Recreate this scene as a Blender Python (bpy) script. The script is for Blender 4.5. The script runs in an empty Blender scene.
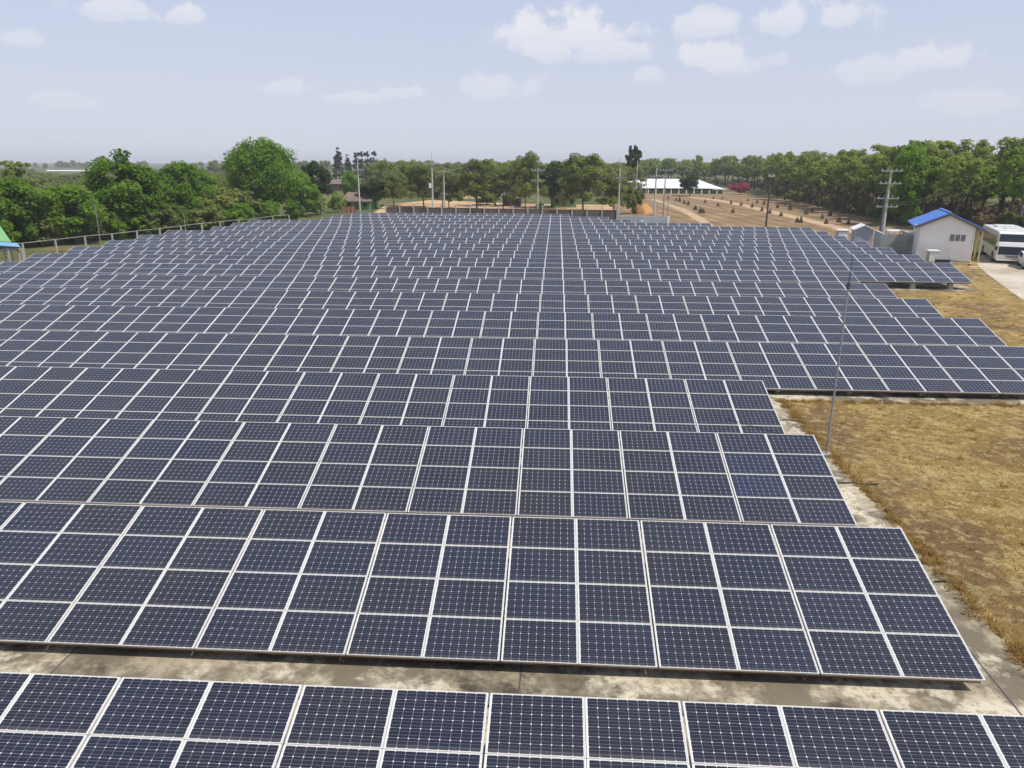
import bpy, math, random
import numpy as np
from mathutils import Vector, Matrix

random.seed(7)
rng = np.random.default_rng(7)
R = math.radians
scene = bpy.context.scene
col = scene.collection

# ------------------------------------------------------------------ camera
S = 1.2                                   # pitch of one panel column, metres
TAU = 0.27143                             # tilt of the tables
PD = 0.675 * S                            # pitch of one panel down the slope
TOPZ = 1.13                               # height of the tables' upper edge
CAMZ = 5.3565 * S + TOPZ
YAW, PITCH, ROLL, FPX = R(-3.298), R(16.54), R(0.2), 744.9
cam = bpy.data.cameras.new('camera')
cam.sensor_width = 36
cam.lens = FPX / 1024 * 36
cam.clip_start = 0.1
cam.clip_end = 6000
camo = bpy.data.objects.new('camera', cam)
col.objects.link(camo)
cy_, sy_, cp_, sp_ = math.cos(YAW), math.sin(YAW), math.cos(PITCH), math.sin(PITCH)
FW = Vector((sy_ * cp_, cy_ * cp_, -sp_))
r0 = Vector((cy_, -sy_, 0))
u0 = r0.cross(FW)
RT = r0 * math.cos(ROLL) + u0 * math.sin(ROLL)
UP = u0 * math.cos(ROLL) - r0 * math.sin(ROLL)
CAM = Vector((0, 0, CAMZ))
camo.matrix_world = Matrix(((RT.x, UP.x, -FW.x, 0), (RT.y, UP.y, -FW.y, 0), (RT.z, UP.z, -FW.z, CAMZ), (0, 0, 0, 1)))
scene.camera = camo

# ------------------------------------------------------------------ sky and sun
SUN_EL = R(57)
sun_h = Vector((0.89, -0.44)).normalized()
w = bpy.data.worlds.new('World')
scene.world = w
w.use_nodes = True
nt = w.node_tree
nt.nodes.clear()
N = nt.nodes.new
L = nt.links.new


def wmath(op, a, b=None, c=None, t=nt):
    n = t.nodes.new('ShaderNodeMath')
    n.operation = op
    for i, v in enumerate((a, b, c)):
        if v is None:
            continue
        if isinstance(v, (int, float)):
            n.inputs[i].default_value = v
        else:
            t.links.new(v, n.inputs[i])
    return n.outputs[0]


sky = N('ShaderNodeTexSky')
sky.sky_type = 'NISHITA'
sky.sun_disc = False
sky.sun_elevation = SUN_EL
sky.sun_rotation = math.atan2(sun_h.x, sun_h.y)
sky.altitude = 150
sky.air_density = 1.0
sky.dust_density = 1.0
sky.ozone_density = 2.0
tc = N('ShaderNodeTexCoord')
sep = N('ShaderNodeSeparateXYZ')
L(tc.outputs['Generated'], sep.inputs[0])
az = wmath('ARCTAN2', sep.outputs[0], sep.outputs[1])
el = wmath('ARCSINE', sep.outputs[2])
# a few fair-weather clouds standing in given directions of the sky
noise = N('ShaderNodeTexNoise')
noise.inputs['Scale'].default_value = 22
noise.inputs['Detail'].default_value = 7
noise.inputs['Roughness'].default_value = 0.62
L(tc.outputs['Generated'], noise.inputs['Vector'])
# (azimuth deg, elevation deg, half width deg, half height deg, strength)
CLOUDS = [(1.0, 8.5, 5.4, 2.2, 1.0), (-1.2, 7.5, 3.6, 1.3, 0.75), (3.6, 7.5, 3.6, 1.3, 0.7), (9.6, 8.8, 3.2, 1.4, 0.75), (10.8, 6.7, 3.7, 1.7, 0.75), (15.1, 9.1, 2.6, 1.6, 0.8),
          (18.5, 9.0, 2.8, 1.7, 0.75), (24.3, 6.3, 2.8, 1.3, 0.6), (21.1, 5.7, 4.2, 1.3, 0.45), (-29.1, 8.9, 3.4, 1.0, 0.65), (-24.9, 9.0, 1.8, 1.0, 0.75), (-35.0, 6.9, 2.6, 0.8, 0.45),
          (-4.6, 5.1, 3.6, 1.4, 0.45), (-19.1, 4.8, 1.8, 0.7, 0.4), (-14.5, 4.3, 2.4, 0.6, 0.4), (-11.2, 4.7, 2.4, 0.6, 0.4), (-32.5, 3.6, 2.9, 0.9, 0.3), (6.7, 5.8, 1.7, 0.9, 0.45), (14.5, 6.6, 1.5, 0.8, 0.35), (26.4, 3.6, 4.1, 1.1, 0.3)]
acc = None
for (ca, ce, wa, we, s) in CLOUDS:
    da = wmath('DIVIDE', wmath('SUBTRACT', az, R(ca)), R(wa))
    de = wmath('DIVIDE', wmath('SUBTRACT', el, R(ce)), R(we))
    de2 = wmath('MULTIPLY', de, wmath('ADD', 1.0, wmath('MULTIPLY', wmath('LESS_THAN', de, 0.0), 0.5)))
    d = wmath('SQRT', wmath('ADD', wmath('MULTIPLY', da, da), wmath('MULTIPLY', de2, de2)))
    d = wmath('MULTIPLY_ADD', noise.outputs['Fac'], -2.6, wmath('ADD', d, 1.3))
    mk = N('ShaderNodeMapRange')
    mk.interpolation_type = 'SMOOTHSTEP'
    mk.inputs['From Min'].default_value = 0.92
    mk.inputs['From Max'].default_value = 0.45
    L(d, mk.inputs['Value'])
    sh = N('ShaderNodeMapRange')
    sh.inputs['From Min'].default_value = -0.9
    sh.inputs['From Max'].default_value = 0.35
    sh.inputs['To Min'].default_value = 0.3 * s
    sh.inputs['To Max'].default_value = 1.0 * s
    L(de, sh.inputs['Value'])
    v = wmath('MULTIPLY', mk.outputs[0], sh.outputs[0])
    acc = v if acc is None else wmath('MAXIMUM', acc, v)
cl = wmath('MULTIPLY', acc, 0.60)
mixc = N('ShaderNodeMix')
mixc.data_type = 'RGBA'
L(cl, mixc.inputs['Factor'])
tint = N('ShaderNodeMix')
tint.data_type = 'RGBA'
tint.blend_type = 'MULTIPLY'
tint.inputs['Factor'].default_value = 1.0
tint.inputs['B'].default_value = (1.0, 0.97, 1.0, 1)
L(sky.outputs[0], tint.inputs['A'])
veil = N('ShaderNodeMix')
veil.data_type = 'RGBA'
vr = N('ShaderNodeMapRange')
vr.inputs['From Min'].default_value = 0.0
vr.inputs['From Max'].default_value = 0.85
vr.inputs['To Min'].default_value = 0.95
vr.inputs['To Max'].default_value = 0.2
L(el, vr.inputs['Value'])
L(vr.outputs[0], veil.inputs['Factor'])
L(tint.outputs['Result'], veil.inputs['A'])
vc = N('ShaderNodeValToRGB')
vc.color_ramp.elements[0].position = 0.0
vc.color_ramp.elements[0].color = (0.520, 0.545, 0.625, 1)
vc.color_ramp.elements[1].position = 0.42
vc.color_ramp.elements[1].color = (0.405, 0.470, 0.660, 1)
L(el, vc.inputs[0])
vm = N('ShaderNodeVectorMath')
vm.operation = 'SCALE'
vm.inputs['Scale'].default_value = 10.0
L(vc.outputs[0], vm.inputs[0])
L(vm.outputs[0], veil.inputs['B'])
L(veil.outputs['Result'], mixc.inputs['A'])
mixc.inputs['B'].default_value = (7.6, 7.35, 7.2, 1)
bg = N('ShaderNodeBackground')
bg.inputs['Strength'].default_value = 0.12
L(mixc.outputs['Result'], bg.inputs['Color'])
wo = N('ShaderNodeOutputWorld')
L(bg.outputs[0], wo.inputs['Surface'])

sl = bpy.data.lights.new('sun', 'SUN')
sl.energy = 4.0
sl.angle = R(0.55)
sl.color = (1.0, 0.95, 0.86)
so = bpy.data.objects.new('sun', sl)
col.objects.link(so)
to_sun = Vector((sun_h.x * math.cos(SUN_EL), sun_h.y * math.cos(SUN_EL), math.sin(SUN_EL)))
so.rotation_euler = to_sun.to_track_quat('Z', 'Y').to_euler()
so.location = (40, -20, 60)

vs = scene.view_settings
vs.view_transform = 'Standard'
vs.look = 'None'
vs.exposure = 0.12
vs.gamma = 1.0

# ------------------------------------------------------------------ helpers
GFAR = -0.25


def gz(x, y):                              # the land drops a little from the front rows to the far ones
    return GFAR * min(1.0, max(0.0, (y - 29.0) / 19.0))


def ground(px, py, z=GFAR):                # where a sight line of the photo meets the level z
    d = RT * ((px - 512) / FPX) + UP * ((384 - py) / FPX) + FW
    t = (z - CAMZ) / d.z
    return d.x * t, d.y * t


def at(px, py, y):                         # the point on a sight line at depth y
    d = RT * ((px - 512) / FPX) + UP * ((384 - py) / FPX) + FW
    t = y / d.y
    return d.x * t, y, CAMZ + d.z * t


def pix(p):
    d = Vector(p) - CAM
    zc = d.dot(FW)
    return 512 + FPX * d.dot(RT) / zc, 384 - FPX * d.dot(UP) / zc, zc


def tag(o, label=None, cat=None, group=None, kind=None):
    if label: o['label'] = label
    if cat: o['category'] = cat
    if group: o['group'] = group
    if kind: o['kind'] = kind
    return o


def empty(name, loc, rz=0.0, label=None, cat=None, group=None):
    o = bpy.data.objects.new(name, None)
    o.empty_display_size = 0.3
    o.location = loc
    o.rotation_euler = (0, 0, rz)
    col.objects.link(o)
    return tag(o, label, cat, group)


def link(name, me, parent=None, loc=None, **k):
    o = bpy.data.objects.new(name, me)
    if parent is not None: o.parent = parent
    if loc is not None: o.location = loc
    col.objects.link(o)
    return tag(o, **k)


class MB:
    def __init__(self):
        self.v, self.f, self.m = [], [], []

    def quad(self, pts, mi=0):
        n = len(self.v)
        self.v += [tuple(p) for p in pts]
        self.f.append(tuple(range(n, n + len(pts))))
        self.m.append(mi)
        return self

    def hexa(self, p, mi=0):               # 8 corners: bottom ring, top ring
        n = len(self.v)
        self.v += [tuple(q) for q in p]
        for f in ((3, 2, 1, 0), (4, 5, 6, 7), (0, 1, 5, 4), (1, 2, 6, 5), (2, 3, 7, 6), (3, 0, 4, 7)):
            self.f.append(tuple(n + i for i in f))
            self.m.append(mi)
        return self

    def box(self, x0, x1, y0, y1, z0, z1, mi=0):
        return self.hexa([(x0, y0, z0), (x1, y0, z0), (x1, y1, z0), (x0, y1, z0), (x0, y0, z1), (x1, y0, z1), (x1, y1, z1), (x0, y1, z1)], mi)

    def tube(self, path, radii, n=8, mi=0, caps=True):
        path = [Vector(p) for p in path]
        rings = []
        for i, p in enumerate(path):
            d = (path[min(i + 1, len(path) - 1)] - path[max(i - 1, 0)]).normalized()
            a = d.cross(Vector((0, 0, 1)) if abs(d.z) < 0.9 else Vector((1, 0, 0))).normalized()
            b = d.cross(a)
            r = radii[i] if hasattr(radii, '__len__') else radii
            base = len(self.v)
            for k in range(n):
                t = 2 * math.pi * k / n
                self.v.append(tuple(p + a * (r * math.cos(t)) + b * (r * math.sin(t))))
            rings.append(base)
        for i in range(len(rings) - 1):
            for k in range(n):
                k2 = (k + 1) % n
                self.f.append((rings[i] + k, rings[i] + k2, rings[i + 1] + k2, rings[i + 1] + k))
                self.m.append(mi)
        if caps:
            self.f.append(tuple(rings[0] + k for k in reversed(range(n)))); self.m.append(mi)
            self.f.append(tuple(rings[-1] + k for k in range(n))); self.m.append(mi)
        return self

    def prism(self, prof, axis, a0, a1, mi=0):  # closed profile (2-D) swept along an axis
        n = len(prof)
        def P(q, a):
            return (a, q[0], q[1]) if axis == 'x' else (q[0], a, q[1]) if axis == 'y' else (q[0], q[1], a)
        b = len(self.v)
        self.v += [P(q, a0) for q in prof] + [P(q, a1) for q in prof]
        self.f.append(tuple(b + i for i in range(n))); self.m.append(mi)
        self.f.append(tuple(b + n + i for i in reversed(range(n)))); self.m.append(mi)
        for i in range(n):
            j = (i + 1) % n
            self.f.append((b + i, b + n + i, b + n + j, b + j)); self.m.append(mi)
        return self

    def mesh(self, name, mats, smooth=False):
        me = bpy.data.meshes.new(name)
        me.from_pydata(self.v, [], self.f)
        for m in (mats if isinstance(mats, (list, tuple)) else [mats]):
            me.materials.append(m)
        me.polygons.foreach_set('material_index', self.m)
        if smooth:
            me.polygons.foreach_set('use_smooth', [True] * len(self.f))
        me.update()
        return me

    def build(self, name, mats, parent=None, loc=None, smooth=False, bevel=0.0, **k):
        o = link(name, self.mesh(name, mats, smooth), parent, loc, **k)
        if bevel:
            b = o.modifiers.new('bevel', 'BEVEL')
            b.width = bevel
            b.segments = 2
            b.limit_method = 'ANGLE'
        return o


# ------------------------------------------------------------------ materials
def new_mat(name):
    m = bpy.data.materials.new(name)
    m.use_nodes = True
    t = m.node_tree
    return m, t, t.nodes['Principled BSDF']


def plain(name, c, rough=0.6, metal=0.0, var=0.12, scale=3.0, bump=0.0, spec=0.5):
    m, t, b = new_mat(name)
    b.inputs['Roughness'].default_value = rough
    b.inputs['Metallic'].default_value = metal
    b.inputs['Specular IOR Level'].default_value = spec
    tcn = t.nodes.new('ShaderNodeTexCoord')
    nz = t.nodes.new('ShaderNodeTexNoise')
    nz.inputs['Scale'].default_value = scale
    nz.inputs['Detail'].default_value = 6
    t.links.new(tcn.outputs['Object'], nz.inputs['Vector'])
    r = t.nodes.new('ShaderNodeValToRGB')
    r.color_ramp.elements[0].position = 0.3
    r.color_ramp.elements[1].position = 0.7
    r.color_ramp.elements[0].color = tuple(max(0, x * (1 - var)) for x in c) + (1,)
    r.color_ramp.elements[1].color = tuple(min(1, x * (1 + var)) for x in c) + (1,)
    t.links.new(nz.outputs['Fac'], r.inputs[0])
    t.links.new(r.outputs[0], b.inputs['Base Color'])
    if bump:
        bp = t.nodes.new('ShaderNodeBump')
        bp.inputs['Strength'].default_value = bump
        bp.inputs['Distance'].default_value = 0.02
        t.links.new(nz.outputs['Fac'], bp.inputs['Height'])
        t.links.new(bp.outputs[0], b.inputs['Normal'])
    return m


def earth(name, layers, rough=0.95, bump=0.4, bscale=8.0, bdist=0.05, furrow=None):
    """layers: first a colour, then (colour, scale, low, high, detail, amount) masks laid over it in world space"""
    m, t, b = new_mat(name)
    b.inputs['Roughness'].default_value = rough
    b.inputs['Specular IOR Level'].default_value = 0.15
    g = t.nodes.new('ShaderNodeNewGeometry')
    cur = None
    base = layers[0]
    for i, (c, sc, lo, hi, det, amt) in enumerate(layers[1:]):
        mp = t.nodes.new('ShaderNodeMapping')
        mp.inputs['Location'].default_value = (13.7 * i, 5.1 * i, 0)
        t.links.new(g.outputs['Position'], mp.inputs['Vector'])
        nz = t.nodes.new('ShaderNodeTexNoise')
        nz.inputs['Scale'].default_value = sc
        nz.inputs['Detail'].default_value = det
        nz.inputs['Roughness'].default_value = 0.65
        t.links.new(mp.outputs[0], nz.inputs['Vector'])
        r = t.nodes.new('ShaderNodeMapRange')
        r.interpolation_type = 'SMOOTHSTEP'
        r.inputs['From Min'].default_value = lo
        r.inputs['From Max'].default_value = hi
        r.inputs['To Max'].default_value = amt
        t.links.new(nz.outputs['Fac'], r.inputs['Value'])
        mx = t.nodes.new('ShaderNodeMix')
        mx.data_type = 'RGBA'
        t.links.new(r.outputs[0], mx.inputs['Factor'])
        if cur is None:
            mx.inputs['A'].default_value = base + (1,)
        else:
            t.links.new(cur, mx.inputs['A'])
        mx.inputs['B'].default_value = c + (1,)
        cur = mx.outputs['Result']
    if furrow:
        fc, ang, fs, amt = furrow
        mp = t.nodes.new('ShaderNodeMapping')
        mp.inputs['Rotation'].default_value = (0, 0, ang)
        t.links.new(g.outputs['Position'], mp.inputs['Vector'])
        wv = t.nodes.new('ShaderNodeTexWave')
        wv.inputs['Scale'].default_value = fs
        wv.inputs['Distortion'].default_value = 3.5
        wv.inputs['Detail'].default_value = 3
        wv.inputs['Detail Scale'].default_value = 0.6
        t.links.new(mp.outputs[0], wv.inputs['Vector'])
        mm = wmath('MULTIPLY', wv.outputs['Fac'], amt, t=t)
        mx = t.nodes.new('ShaderNodeMix')
        mx.data_type = 'RGBA'
        t.links.new(mm, mx.inputs['Factor'])
        t.links.new(cur, mx.inputs['A'])
        mx.inputs['B'].default_value = fc + (1,)
        cur = mx.outputs['Result']
    t.links.new(cur, b.inputs['Base Color'])
    nz = t.nodes.new('ShaderNodeTexNoise')
    nz.inputs['Scale'].default_value = bscale
    nz.inputs['Detail'].default_value = 8
    nz.inputs['Roughness'].default_value = 0.7
    t.links.new(g.outputs['Position'], nz.inputs['Vector'])
    bp = t.nodes.new('ShaderNodeBump')
    bp.inputs['Strength'].default_value = bump
    bp.inputs['Distance'].default_value = bdist
    t.links.new(nz.outputs['Fac'], bp.inputs['Height'])
    t.links.new(bp.outputs[0], b.inputs['Normal'])
    return m


def leaf_mat(name, c0, c1, trans=0.5):
    m, t, b = new_mat(name)
    t.nodes.remove(b)
    out = t.nodes['Material Output']
    a = t.nodes.new('ShaderNodeAttribute')
    a.attribute_name = 'tint'
    oi = t.nodes.new('ShaderNodeObjectInfo')
    f = wmath('MULTIPLY_ADD', oi.outputs['Random'], 0.35, wmath('MULTIPLY', a.outputs['Fac'], 0.75, t=t), t=t)
    r = t.nodes.new('ShaderNodeValToRGB')
    r.color_ramp.elements[0].color = c0 + (1,)
    r.color_ramp.elements[1].color = c1 + (1,)
    t.links.new(f, r.inputs[0])
    d = t.nodes.new('ShaderNodeBsdfDiffuse')
    tr = t.nodes.new('ShaderNodeBsdfTranslucent')
    mx = t.nodes.new('ShaderNodeMixShader')
    mx.inputs[0].default_value = trans
    t.links.new(r.outputs[0], d.inputs[0])
    t.links.new(r.outputs[0], tr.inputs[0])
    t.links.new(d.outputs[0], mx.inputs[1])
    t.links.new(tr.outputs[0], mx.inputs[2])
    t.links.new(mx.outputs[0], out.inputs['Surface'])
    return m


def panel_mat(name, cell):
    """mono-crystalline module: 9 x 6 pseudo-square cells under glass, in the panel's own coordinates (UV in cells)"""
    m, t, b = new_mat(name)
    uv = t.nodes.new('ShaderNodeUVMap')
    uv.uv_map = 'cells'
    sp = t.nodes.new('ShaderNodeSeparateXYZ')
    t.links.new(uv.outputs[0], sp.inputs[0])
    M = lambda op, a, b_=None, c=None: wmath(op, a, b_, c, t=t)
    fu = M('ABSOLUTE', M('SUBTRACT', M('FRACT', sp.outputs[0]), 0.5))
    fvr = M('FRACT', sp.outputs[1])
    fv = M('ABSOLUTE', M('SUBTRACT', fvr, 0.5))
    line = M('GREATER_THAN', M('MAXIMUM', fu, fv), 0.490)
    dia = M('GREATER_THAN', M('ADD', fu, fv), 0.912)
    o1 = M('GREATER_THAN', M('ABSOLUTE', M('SUBTRACT', sp.outputs[0], 4.5)), 4.5)
    o2 = M('GREATER_THAN', M('ABSOLUTE', M('SUBTRACT', sp.outputs[1], 3.0)), 3.0)
    bus = M('LESS_THAN', M('ABSOLUTE', M('SUBTRACT', fv, 0.19)), 0.011)
    # each cell of its own shade, each panel too
    fl = t.nodes.new('ShaderNodeVectorMath')
    fl.operation = 'FLOOR'
    t.links.new(uv.outputs[0], fl.inputs[0])
    oi = t.nodes.new('ShaderNodeObjectInfo')
    ad = t.nodes.new('ShaderNodeVectorMath')
    ad.operation = 'ADD'
    t.links.new(fl.outputs[0], ad.inputs[0])
    cmb = t.nodes.new('ShaderNodeCombineXYZ')
    t.links.new(M('MULTIPLY', oi.outputs['Random'], 97.0), cmb.inputs[2])
    t.links.new(cmb.outputs[0], ad.inputs[1])
    wn = t.nodes.new('ShaderNodeTexWhiteNoise')
    t.links.new(ad.outputs[0], wn.inputs[0])
    gp = t.nodes.new('ShaderNodeNewGeometry')
    lf = t.nodes.new('ShaderNodeTexNoise')
    lf.inputs['Scale'].default_value = 0.55
    lf.inputs['Detail'].default_value = 3
    t.links.new(gp.outputs['Position'], lf.inputs['Vector'])
    k = M('ADD', M('MULTIPLY_ADD', wn.outputs['Value'], 0.22, M('MULTIPLY', oi.outputs['Random'], 0.42)), M('MULTIPLY_ADD', lf.outputs['Fac'], 1.6, -0.62))
    hs = t.nodes.new('ShaderNodeMix')
    hs.data_type = 'RGBA'
    hs.inputs['A'].default_value = (cell[0] * 0.92, cell[1] * 0.85, cell[2] * 0.80, 1)
    hs.inputs['B'].default_value = (cell[0] * 0.72, cell[1] * 0.98, cell[2] * 1.55, 1)
    t.links.new(k, hs.inputs['Factor'])
    m1 = t.nodes.new('ShaderNodeMix')
    m1.data_type = 'RGBA'
    t.links.new(M('MULTIPLY', bus, 0.6), m1.inputs['Factor'])
    t.links.new(hs.outputs['Result'], m1.inputs['A'])
    m1.inputs['B'].default_value = (0.30, 0.31, 0.34, 1)
    m2 = t.nodes.new('ShaderNodeMix')
    m2.data_type = 'RGBA'
    outer = M('MAXIMUM', dia, M('MAXIMUM', o1, o2))
    t.links.new(M('MAXIMUM', outer, M('MULTIPLY', line, 0.55)), m2.inputs['Factor'])
    t.links.new(m1.outputs['Result'], m2.inputs['A'])
    m2.inputs['B'].default_value = (0.70, 0.71, 0.72, 1)
    # a film of dust
    g = t.nodes.new('ShaderNodeNewGeometry')
    nz = t.nodes.new('ShaderNodeTexNoise')
    nz.inputs['Scale'].default_value = 0.7
    nz.inputs['Detail'].default_value = 5
    t.links.new(g.outputs['Position'], nz.inputs['Vector'])
    m3 = t.nodes.new('ShaderNodeMix')
    m3.data_type = 'RGBA'
    # dust caught along the lower frame, a few droppings
    low = t.nodes.new('ShaderNodeMapRange')
    low.inputs['From Min'].default_value = 0.55
    low.inputs['From Max'].default_value = 0.0
    t.links.new(sp.outputs[1], low.inputs['Value'])
    n2 = t.nodes.new('ShaderNodeTexNoise')
    n2.inputs['Scale'].default_value = 5.0
    n2.inputs['Detail'].default_value = 5
    t.links.new(g.outputs['Position'], n2.inputs['Vector'])
    lowd = M('MULTIPLY', M('MULTIPLY', low.outputs[0], n2.outputs['Fac']), 0.22)
    vo = t.nodes.new('ShaderNodeTexVoronoi')
    vo.inputs['Scale'].default_value = 1.1
    t.links.new(g.outputs['Position'], vo.inputs['Vector'])
    drop = M('MULTIPLY', M('LESS_THAN', M('ADD', vo.outputs['Distance'], M('MULTIPLY', n2.outputs['Fac'], 0.04)), 0.042), 0.7)
    t.links.new(M('MAXIMUM', drop, M('ADD', lowd, M('MULTIPLY', nz.outputs['Fac'], 0.05))), m3.inputs['Factor'])
    t.links.new(m2.outputs['Result'], m3.inputs['A'])
    m3.inputs['B'].default_value = (0.42, 0.39, 0.34, 1)
    t.links.new(m3.outputs['Result'], b.inputs['Base Color'])
    t.links.new(M('MULTIPLY_ADD', nz.outputs['Fac'], 0.15, 0.08), b.inputs['Roughness'])
    b.inputs['IOR'].default_value = 1.55
    return m


M_CELL = panel_mat('solar_cells', (0.0135, 0.0138, 0.0215))
M_BLUE = panel_mat('bluer_solar_cells', (0.0140, 0.0180, 0.0350))
M_FRAME = plain('aluminium_frame', (0.62, 0.60, 0.54), 0.45, 0.0, 0.06, 1.5)
M_BACK = plain('panel_backing', (0.35, 0.35, 0.34), 0.8)
M_STEEL = plain('galvanised_steel', (0.34, 0.35, 0.35), 0.5, 0.4, 0.15, 4)
M_RUST = plain('rusty_steel', (0.16, 0.085, 0.045), 0.85, 0.0, 0.4, 8)
M_CONC_POST = plain('concrete_post', (0.40, 0.37, 0.31), 0.9, 0, 0.2, 5, 0.2)
M_CONC = earth('weathered_concrete', [(0.38, 0.325, 0.225), ((0.62, 0.55, 0.41), 0.60, 0.46, 0.58, 10, 0.95), ((0.155, 0.13, 0.09), 0.62, 0.45, 0.55, 12, 0.9), ((0.05, 0.044, 0.034), 0.36, 0.52, 0.60, 13, 0.9), ((0.66, 0.59, 0.45), 0.9, 0.55, 0.62, 12, 0.75), ((0.20, 0.165, 0.11), 8.0, 0.48, 0.64, 6, 0.6)], bump=0.3, bscale=20, bdist=0.02)
M_YARD = earth('dry_lawn', [(0.35, 0.225, 0.075), ((0.51, 0.365, 0.135), 0.7, 0.46, 0.58, 11, 0.9), ((0.20, 0.125, 0.058), 0.26, 0.45, 0.60, 12, 0.9), ((0.32, 0.225, 0.085), 0.45, 0.54, 0.64, 10, 0.6), ((0.58, 0.46, 0.21), 3.2, 0.50, 0.60, 10, 0.6), ((0.13, 0.085, 0.04), 5.5, 0.52, 0.62, 10, 0.65), ((0.10, 0.07, 0.035), 22.0, 0.53, 0.62, 4, 0.5)], bump=1.0, bscale=11, bdist=0.10)
M_ROAD = earth('pale_gravel', [(0.50, 0.43, 0.33), ((0.60, 0.54, 0.44), 0.35, 0.45, 0.60, 10, 0.85), ((0.36, 0.28, 0.17), 0.30, 0.52, 0.66, 10, 0.8), ((0.28, 0.24, 0.18), 5, 0.53, 0.66, 8, 0.5)], bump=0.5, bscale=10)
M_LAND = earth('scrubby_land', [(0.15, 0.14, 0.055), ((0.085, 0.11, 0.035), 0.03, 0.40, 0.56, 8, 0.95), ((0.27, 0.19, 0.09), 0.05, 0.56, 0.70, 7, 0.7), ((0.06, 0.07, 0.025), 0.3, 0.5, 0.7, 6, 0.7)], bump=0.6, bscale=3, bdist=0.2)
M_FIELD = earth('ploughed_dry_field', [(0.30, 0.195, 0.105), ((0.42, 0.29, 0.165), 0.10, 0.46, 0.60, 9, 0.9), ((0.20, 0.135, 0.07), 0.22, 0.49, 0.64, 9, 0.85), ((0.15, 0.13, 0.055), 0.6, 0.55, 0.68, 8, 0.7), ((0.48, 0.36, 0.23), 1.5, 0.53, 0.66, 8, 0.5)], bump=0.9, bscale=2.0, bdist=0.25, furrow=((0.17, 0.115, 0.065), R(-4), 0.115, 0.55))
M_SAND = earth('bare_sandy_lot', [(0.56, 0.38, 0.21), ((0.40, 0.24, 0.12), 0.15, 0.48, 0.64, 8, 0.9), ((0.30, 0.17, 0.08), 0.6, 0.55, 0.7, 6, 0.7), ((0.16, 0.15, 0.06), 0.2, 0.60, 0.7, 6, 0.7)], bump=0.5, bscale=4)
M_TRACK = earth('worn_dirt_track', [(0.50, 0.36, 0.22), ((0.40, 0.27, 0.15), 0.3, 0.45, 0.65, 7, 0.8)], bump=0.4, bscale=4)
M_BANK = earth('orange_earth', [(0.50, 0.26, 0.10), ((0.38, 0.19, 0.075), 0.5, 0.48, 0.65, 7, 0.8), ((0.58, 0.36, 0.17), 1.5, 0.55, 0.7, 6, 0.6)], bump=0.6, bscale=3)
M_BARK = plain('bark', (0.10, 0.075, 0.05), 0.95, 0, 0.35, 3, 0.5)
M_BARKPALE = plain('pale_bark', (0.22, 0.18, 0.135), 0.95, 0, 0.3, 3, 0.4)
LEAF = {
    'lush': leaf_mat('lush_leaves', (0.074, 0.150, 0.018), (0.240, 0.395, 0.052)),
    'olive': leaf_mat('olive_leaves', (0.115, 0.155, 0.040), (0.310, 0.350, 0.105)),
    'wood': leaf_mat('woodland_leaves', (0.175, 0.230, 0.045), (0.400, 0.460, 0.115)),
    'lime': leaf_mat('fresh_leaves', (0.150, 0.240, 0.034), (0.340, 0.450, 0.090)),
    'dark': leaf_mat('dark_leaves', (0.032, 0.062, 0.020), (0.100, 0.150, 0.050)),
    'pine': leaf_mat('needle_foliage', (0.075, 0.105, 0.070), (0.170, 0.210, 0.145)),
    'dry': leaf_mat('dry_leaves', (0.190, 0.145, 0.075), (0.400, 0.310, 0.165)),
    'pink': leaf_mat('pink_blossom', (0.34, 0.04, 0.09), (0.66, 0.17, 0.26)),
}
M_WHITE = plain('white_wall_paint', (0.88, 0.85, 0.78), 0.75, 0, 0.05, 1.2)
M_GREYWALL = plain('pale_grey_render', (0.44, 0.47, 0.48), 0.85, 0, 0.12, 1.0)
M_BEIGE = plain('beige_timber', (0.58, 0.44, 0.26), 0.8, 0, 0.12, 2)
M_BLUEROOF = plain('blue_roof_sheet', (0.09, 0.24, 0.68), 0.35, 0, 0.08, 1.0)
t_ = M_BLUEROOF.node_tree
wv_ = t_.nodes.new('ShaderNodeTexWave')
wv_.bands_direction = 'Y'
wv_.inputs['Scale'].default_value = 1.3
tc_ = t_.nodes.new('ShaderNodeTexCoord')
t_.links.new(tc_.outputs['Object'], wv_.inputs['Vector'])
bp_ = t_.nodes.new('ShaderNodeBump')
bp_.inputs['Strength'].default_value = 0.8
bp_.inputs['Distance'].default_value = 0.04
t_.links.new(wv_.outputs['Fac'], bp_.inputs['Height'])
t_.links.new(bp_.outputs[0], t_.nodes['Principled BSDF'].inputs['Normal'])
M_LBLUE = plain('light_blue_sheet', (0.22, 0.40, 0.70), 0.45, 0, 0.1, 1.0)
M_GREENROOF = plain('green_roof_sheet', (0.20, 0.42, 0.18), 0.6, 0, 0.12, 1.0)
M_BROWN = plain('brown_trim', (0.17, 0.10, 0.06), 0.7)
M_GLASS = plain('dark_window_glass', (0.03, 0.036, 0.042), 0.12, 0, 0.1, 1, 0, 0.35)
M_SHUT = plain('grey_window_pane', (0.20, 0.20, 0.20), 0.3)
M_VEH = plain('white_vehicle_paint', (0.78, 0.77, 0.73), 0.28, 0, 0.03, 1)
M_TYRE = plain('tyre_rubber', (0.025, 0.025, 0.025), 0.85)
M_CHROME = plain('bright_metal', (0.6, 0.6, 0.6), 0.25, 0.9, 0.05)
M_LAMP = plain('clear_lamp_lens', (0.75, 0.75, 0.72), 0.1, 0, 0.03)
M_PLATE = plain('yellow_plate', (0.72, 0.52, 0.12), 0.5)
M_ORANGE = plain('orange_lens', (0.75, 0.25, 0.03), 0.3)
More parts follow.
